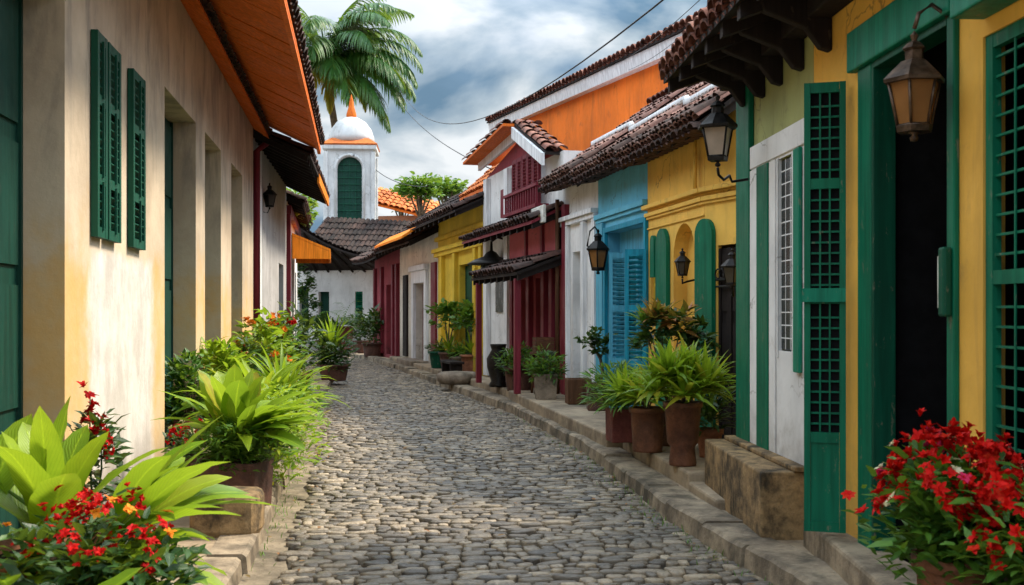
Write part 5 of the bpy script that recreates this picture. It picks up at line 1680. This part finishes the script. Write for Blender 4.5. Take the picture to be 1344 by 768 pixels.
# ================================================================== lanterns
def lantern(label, loc, rz, s=1.0, n=6, glass='amber', metal='bronze', arm=None, name='wall_lantern', hang=True):
    """Origin at the bottom of the glass; arm: list of points (local) of the bracket."""
    t = thing(name, label, 'lantern', loc, rz, 'lanterns on the house fronts')
    m = M[metal]
    rb, rt, h = .080 * s, .125 * s, .215 * s
    MB().lathe([(rb * .95, 0.0), (rt * .95, h), (rt * .93, h), (rb * .92, 0.004)], n, smooth=False).build('glass', M[glass], t)
    g = MB()
    for k in range(n):
        a = 2 * math.pi * k / n
        g.tube([(rb * math.cos(a), rb * math.sin(a), 0), (rt * math.cos(a), rt * math.sin(a), h)], .008 * s, 5)
    for (r_, z) in ((rb, 0), (rt, h)):
        g.tube([(r_ * math.cos(2 * math.pi * k / n), r_ * math.sin(2 * math.pi * k / n), z) for k in range(n + 1)], .010 * s, 5)
    g.lathe([(rb * 1.05, -.03 * s), (rb * 1.1, -.005 * s), (rb * 1.02, .004 * s)], n, smooth=False)
    g.lathe([(.0, -.075 * s), (.018 * s, -.07 * s), (.022 * s, -.055 * s), (.010 * s, -.04 * s), (.03 * s, -.03 * s)], 10)
    g.build('frame', m, t)
    MB().lathe([(rt * 1.18, h - .006 * s), (rt * 1.2, h + .012 * s), (rt * .95, h + .045 * s), (rt * .5, h + .10 * s), (rt * .36, h + .105 * s), (rt * .36, h + .15 * s), (rt * .48, h + .16 * s), (rt * .3, h + .185 * s), (.012 * s, h + .20 * s), (.02 * s, h + .225 * s), (0, h + .25 * s)], n * 2 if n < 6 else n, smooth=False).build('lantern_roof', m, t)
    MB().lathe([(.0, .0), (.018 * s, .02 * s), (.018 * s, .11 * s), (.0, .13 * s)], 8, (0, 0, .01 * s)).build('candle', M['label'], t)
    if arm:
        MB().tube(arm, .011 * s if s > .8 else .012, 7).build('bracket', m, t)
    return t
ps = at(1200, 166, 5.05)
arm = [(0, 0, .45), (.02, 0, .52), (.08, 0.0, .56), (.16, .03, .52), (.215, .06, .46)]
lantern('large bronze lantern with amber glass before the dark doorway', ps, 0, .95, 6, 'amber', 'bronze', arm)
ps = at(942, 206, 8.1)
xw_ = r1x(8.3) - .09 - ps.x
lantern('black iron lantern bracketed from the green corner pillar', ps, R(20), 1.0, 4, 'smoke', 'iron', [(0, 0, -.08), (.02, .02, -.13), (.08, .05, -.16), (.16, .1, -.12), (.2, .13, -.16), (xw_ + .05, .1, -.14)])
ps = at(785, 352, 14.9)
lantern('black lantern hanging before the white house', ps, R(20), 1.15, 6, 'amber', 'iron', [(0, 0, .5), (-.05, 0, .56), (-.12, .0, .5), (-.16, 0, .30), (-.02, .2, .28), (.22, .3, .28)])
ps = at(908, 360, 12.0)
lantern('small sconce in the yellow arched niche', (1.86, 11.98, ps.z), R(100), .62, 6, 'smokedark', 'iron', [(0, 0, -.05), (0.0, -.0, -.1), (.02, -.06, -.08), (.03, -.2, -.05)])
ps = at(961, 372, 10.35)
lantern('black carriage lantern beside the dark carved door', (ps.x, 10.35, ps.z), 0, .72, 4, 'smokedark', 'iron', [(0, 0, -.05), (.02, .05, -.12), (.06, .28, -.10)])
ps = at(347, 270, 21.0)
lantern('small dark lantern on the grey house wall', (ps.x + .10, 21.0, ps.z), 0, .95, 4, 'smokedark', 'iron', [(0, 0, -.05), (-.04, 0, -.14), (-.12, 0, -.12), (-.30, 0.05, -.08)])
# wide hooded street lamp
ps = at(645, 345, 21.6)
t = thing('street_lamp', 'wide black hooded lamp on a bracket before the yellow door', 'street lamp', ps)
MB().lathe([(.47, -.04), (.48, -.02), (.34, .06), (.16, .12), (.10, .20), (.03, .24), (.02, .42), (0, .43)], 24).build('hood', M['iron'], t)
MB().lathe([(.0, -.36), (.16, -.35), (.21, -.25), (.22, -.1), (.2, -.02)], 16).build('globe', plain('grimy_dark_glass', (.03, .035, .03), .25), t)
MB().tube([(0, 0, .42), (.12, 0, .50), (.35, .02, .44), (.62, .1, .10), (.95, .2, -.02)], .022, 7).build('bracket', M['iron'], t)

# ================================================================== palm and trees
rg = random.Random(81)
pc = at(428, 82, 51.0)
t = thing('coconut_palm', 'tall coconut palm towering behind the white bell tower', 'palm tree', (pc.x + .9, 51.0, 0))
top = Vector((-.9, 0, pc.z))
g = MB(); pts = [Vector((0, 0, -.05)), Vector((.05, 0, 3)), Vector((-.1, 0, 6.5)), Vector((-.45, 0, 10)), top + Vector((0, 0, -.5)), top + Vector((0, 0, .1))]
g.tube(pts, [.3, .22, .19, .17, .16, .20], 10); g.build('trunk', M['bark'], t)
def frond(az, el, L, droop, mat, seed, wl=.95, hang=.7):
    rr = random.Random(seed)
    g = MB()
    d0 = Vector((math.cos(az), math.sin(az), 0))
    p = top + d0 * .12; n = 58; pts = []
    for k in range(n + 1):
        tt = k / n
        ang = el - droop * tt ** 1.25
        if k % 5 == 0: pts.append(p.copy())
        if k > 3:
            ll = wl * (math.sin(math.pi * min(1, .12 + tt * .86)) ** .7) * rr.uniform(.85, 1.1)
            for s_ in (-1, 1):
                leaf(g, p, az + s_ * (1.2 - .55 * tt), ang * .55 - .25 + rr.uniform(-.2, .1), ll, .11, hang * rr.uniform(.7, 1.3), .15, 4, 'strap')
        p = p + (d0 * math.cos(ang) + Vector((0, 0, math.sin(ang)))) * (L / n)
    g.tube(pts, [.05 - .045 * i / (len(pts) - 1) for i in range(len(pts))], 5)
    return g.build('frond', M[mat], t, False)
# azimuth 0 = to the right in the photo
for i, (az, el, L, dr) in enumerate(((-6, 58, 5.4, 125), (-14, 30, 5.2, 108), (-22, 2, 5.0, 78), (-34, -12, 4.6, 62), (14, 78, 5.4, 105), (30, 45, 5.0, 110), (-50, 48, 4.6, 115), (-75, 15, 3.8, 85), (60, 70, 5.0, 100),
                                     (95, 45, 5.0, 105), (140, 72, 5.2, 105), (160, 48, 5.2, 118), (185, 20, 4.6, 95), (205, 66, 5.2, 110), (235, 30, 4.4, 100), (270, 62, 4.8, 125), (330, 76, 5.2, 115), (345, 14, 4.8, 88), (172, 84, 5.0, 80), (5, 88, 5.0, 85), (-10, 44, 5.4, 118), (-28, 18, 5.0, 92), (-40, 66, 5.2, 120), (-62, -5, 4.2, 75), (-18, -25, 4.6, 50), (8, 20, 4.8, 95), (-90, 40, 4.4, 115), (198, 40, 4.8, 112), (192, -5, 4.4, 78), (45, 82, 5.2, 100))):
    frond(R(az), R(el), L, R(dr), 'palmleaf', 200 + i, 1.6, 1.05)
for i, (az, el, L, dr) in enumerate(((-50, -8, 3.2, 78), (-100, -15, 3.2, 70), (-25, -22, 3.3, 64), (200, -15, 3.2, 70), (-130, 0, 3.0, 85), (-75, -35, 3.2, 52), (185, -38, 3.0, 50))):
    frond(R(az), R(el), L, R(dr), 'palmyellow' if i not in (3, 4) else 'palmleaf', 240 + i, .9, 1.0)
g = MB()
for k in range(7):
    a = k * 2.4; g.lathe([(0, -.14), (.1, -.1), (.14, 0), (.1, .1), (0, .14)], 10, tuple(top + Vector((math.cos(a) * .25, math.sin(a) * .25, -.25 - .08 * (k % 3)))))
g.build('coconuts', M['orangefl'], t)
for k, (px, py, Y, rad, lab) in enumerate(((552, 248, 46, (.85, .8, .55), 'leafy tree top showing above the tiled roofs'), (528, 262, 58, (1.1, 1.0, .6), 'distant tree crown beside the orange roof'), (585, 248, 48, (.8, .8, .6), 'smaller tree crown next to the orange upper roof'))):
    rg = random.Random(91 + k)
    p = at(px, py, Y); t = thing('garden_tree', lab, 'tree', (p.x, Y, 0), 0, 'trees behind the roofs')
    g = MB(); g.tube([(0, 0, 0), (.05, 0, p.z * .5), (0, 0, p.z)], [.18, .13, .06], 8)
    for q in range(6):
        a = q * 1.1; g.tube([(0, 0, p.z * .8), (math.cos(a) * rad[0] * .6, math.sin(a) * rad[1] * .6, p.z + rg.uniform(-.2, .4))], [.06, .02], 5)
    g.build('trunk', M['bark'], t)
    g = MB(); bush(g, (0, 0, p.z), rad, 900, .24, rg, 'broad', .6, .2, .2, .2); g.build('crown', M['midleaf'], t, False)

# ================================================================== overhead cables
def cable(label, a, b, sag, r=.012):
    a, b = Vector(a), Vector(b)
    n = 28
    pts = [a.lerp(b, i / n) - Vector((0, 0, sag * 4 * (i / n) * (1 - i / n))) for i in range(n + 1)]
    o = MB().tube(pts, r, 5).build('overhead_cable', M['rubber'])
    return tag(o, label, 'cable', 'overhead cables')
cable('long slack cable sagging across the whole sky to the palm', at(520, 108, 50), at(925, -45, 9.2), 1.6, .010)
cable('thin cable running down from the palm to the white gable', at(520, 128, 50), at(645, 222, 22.5), .35, .012)
cable('uppermost thin cable near the right eave', at(800, 88, 19.5), at(960, -40, 8.6), .10, .004)
cable('lower thin cable near the right eave above the orange house', at(825, 92, 19.5), at(1010, -60, 8.4), .12, .004)
cable('thin cable from the bell tower to the far roofs', at(492, 222, 47), at(560, 245, 34), .2, .014)
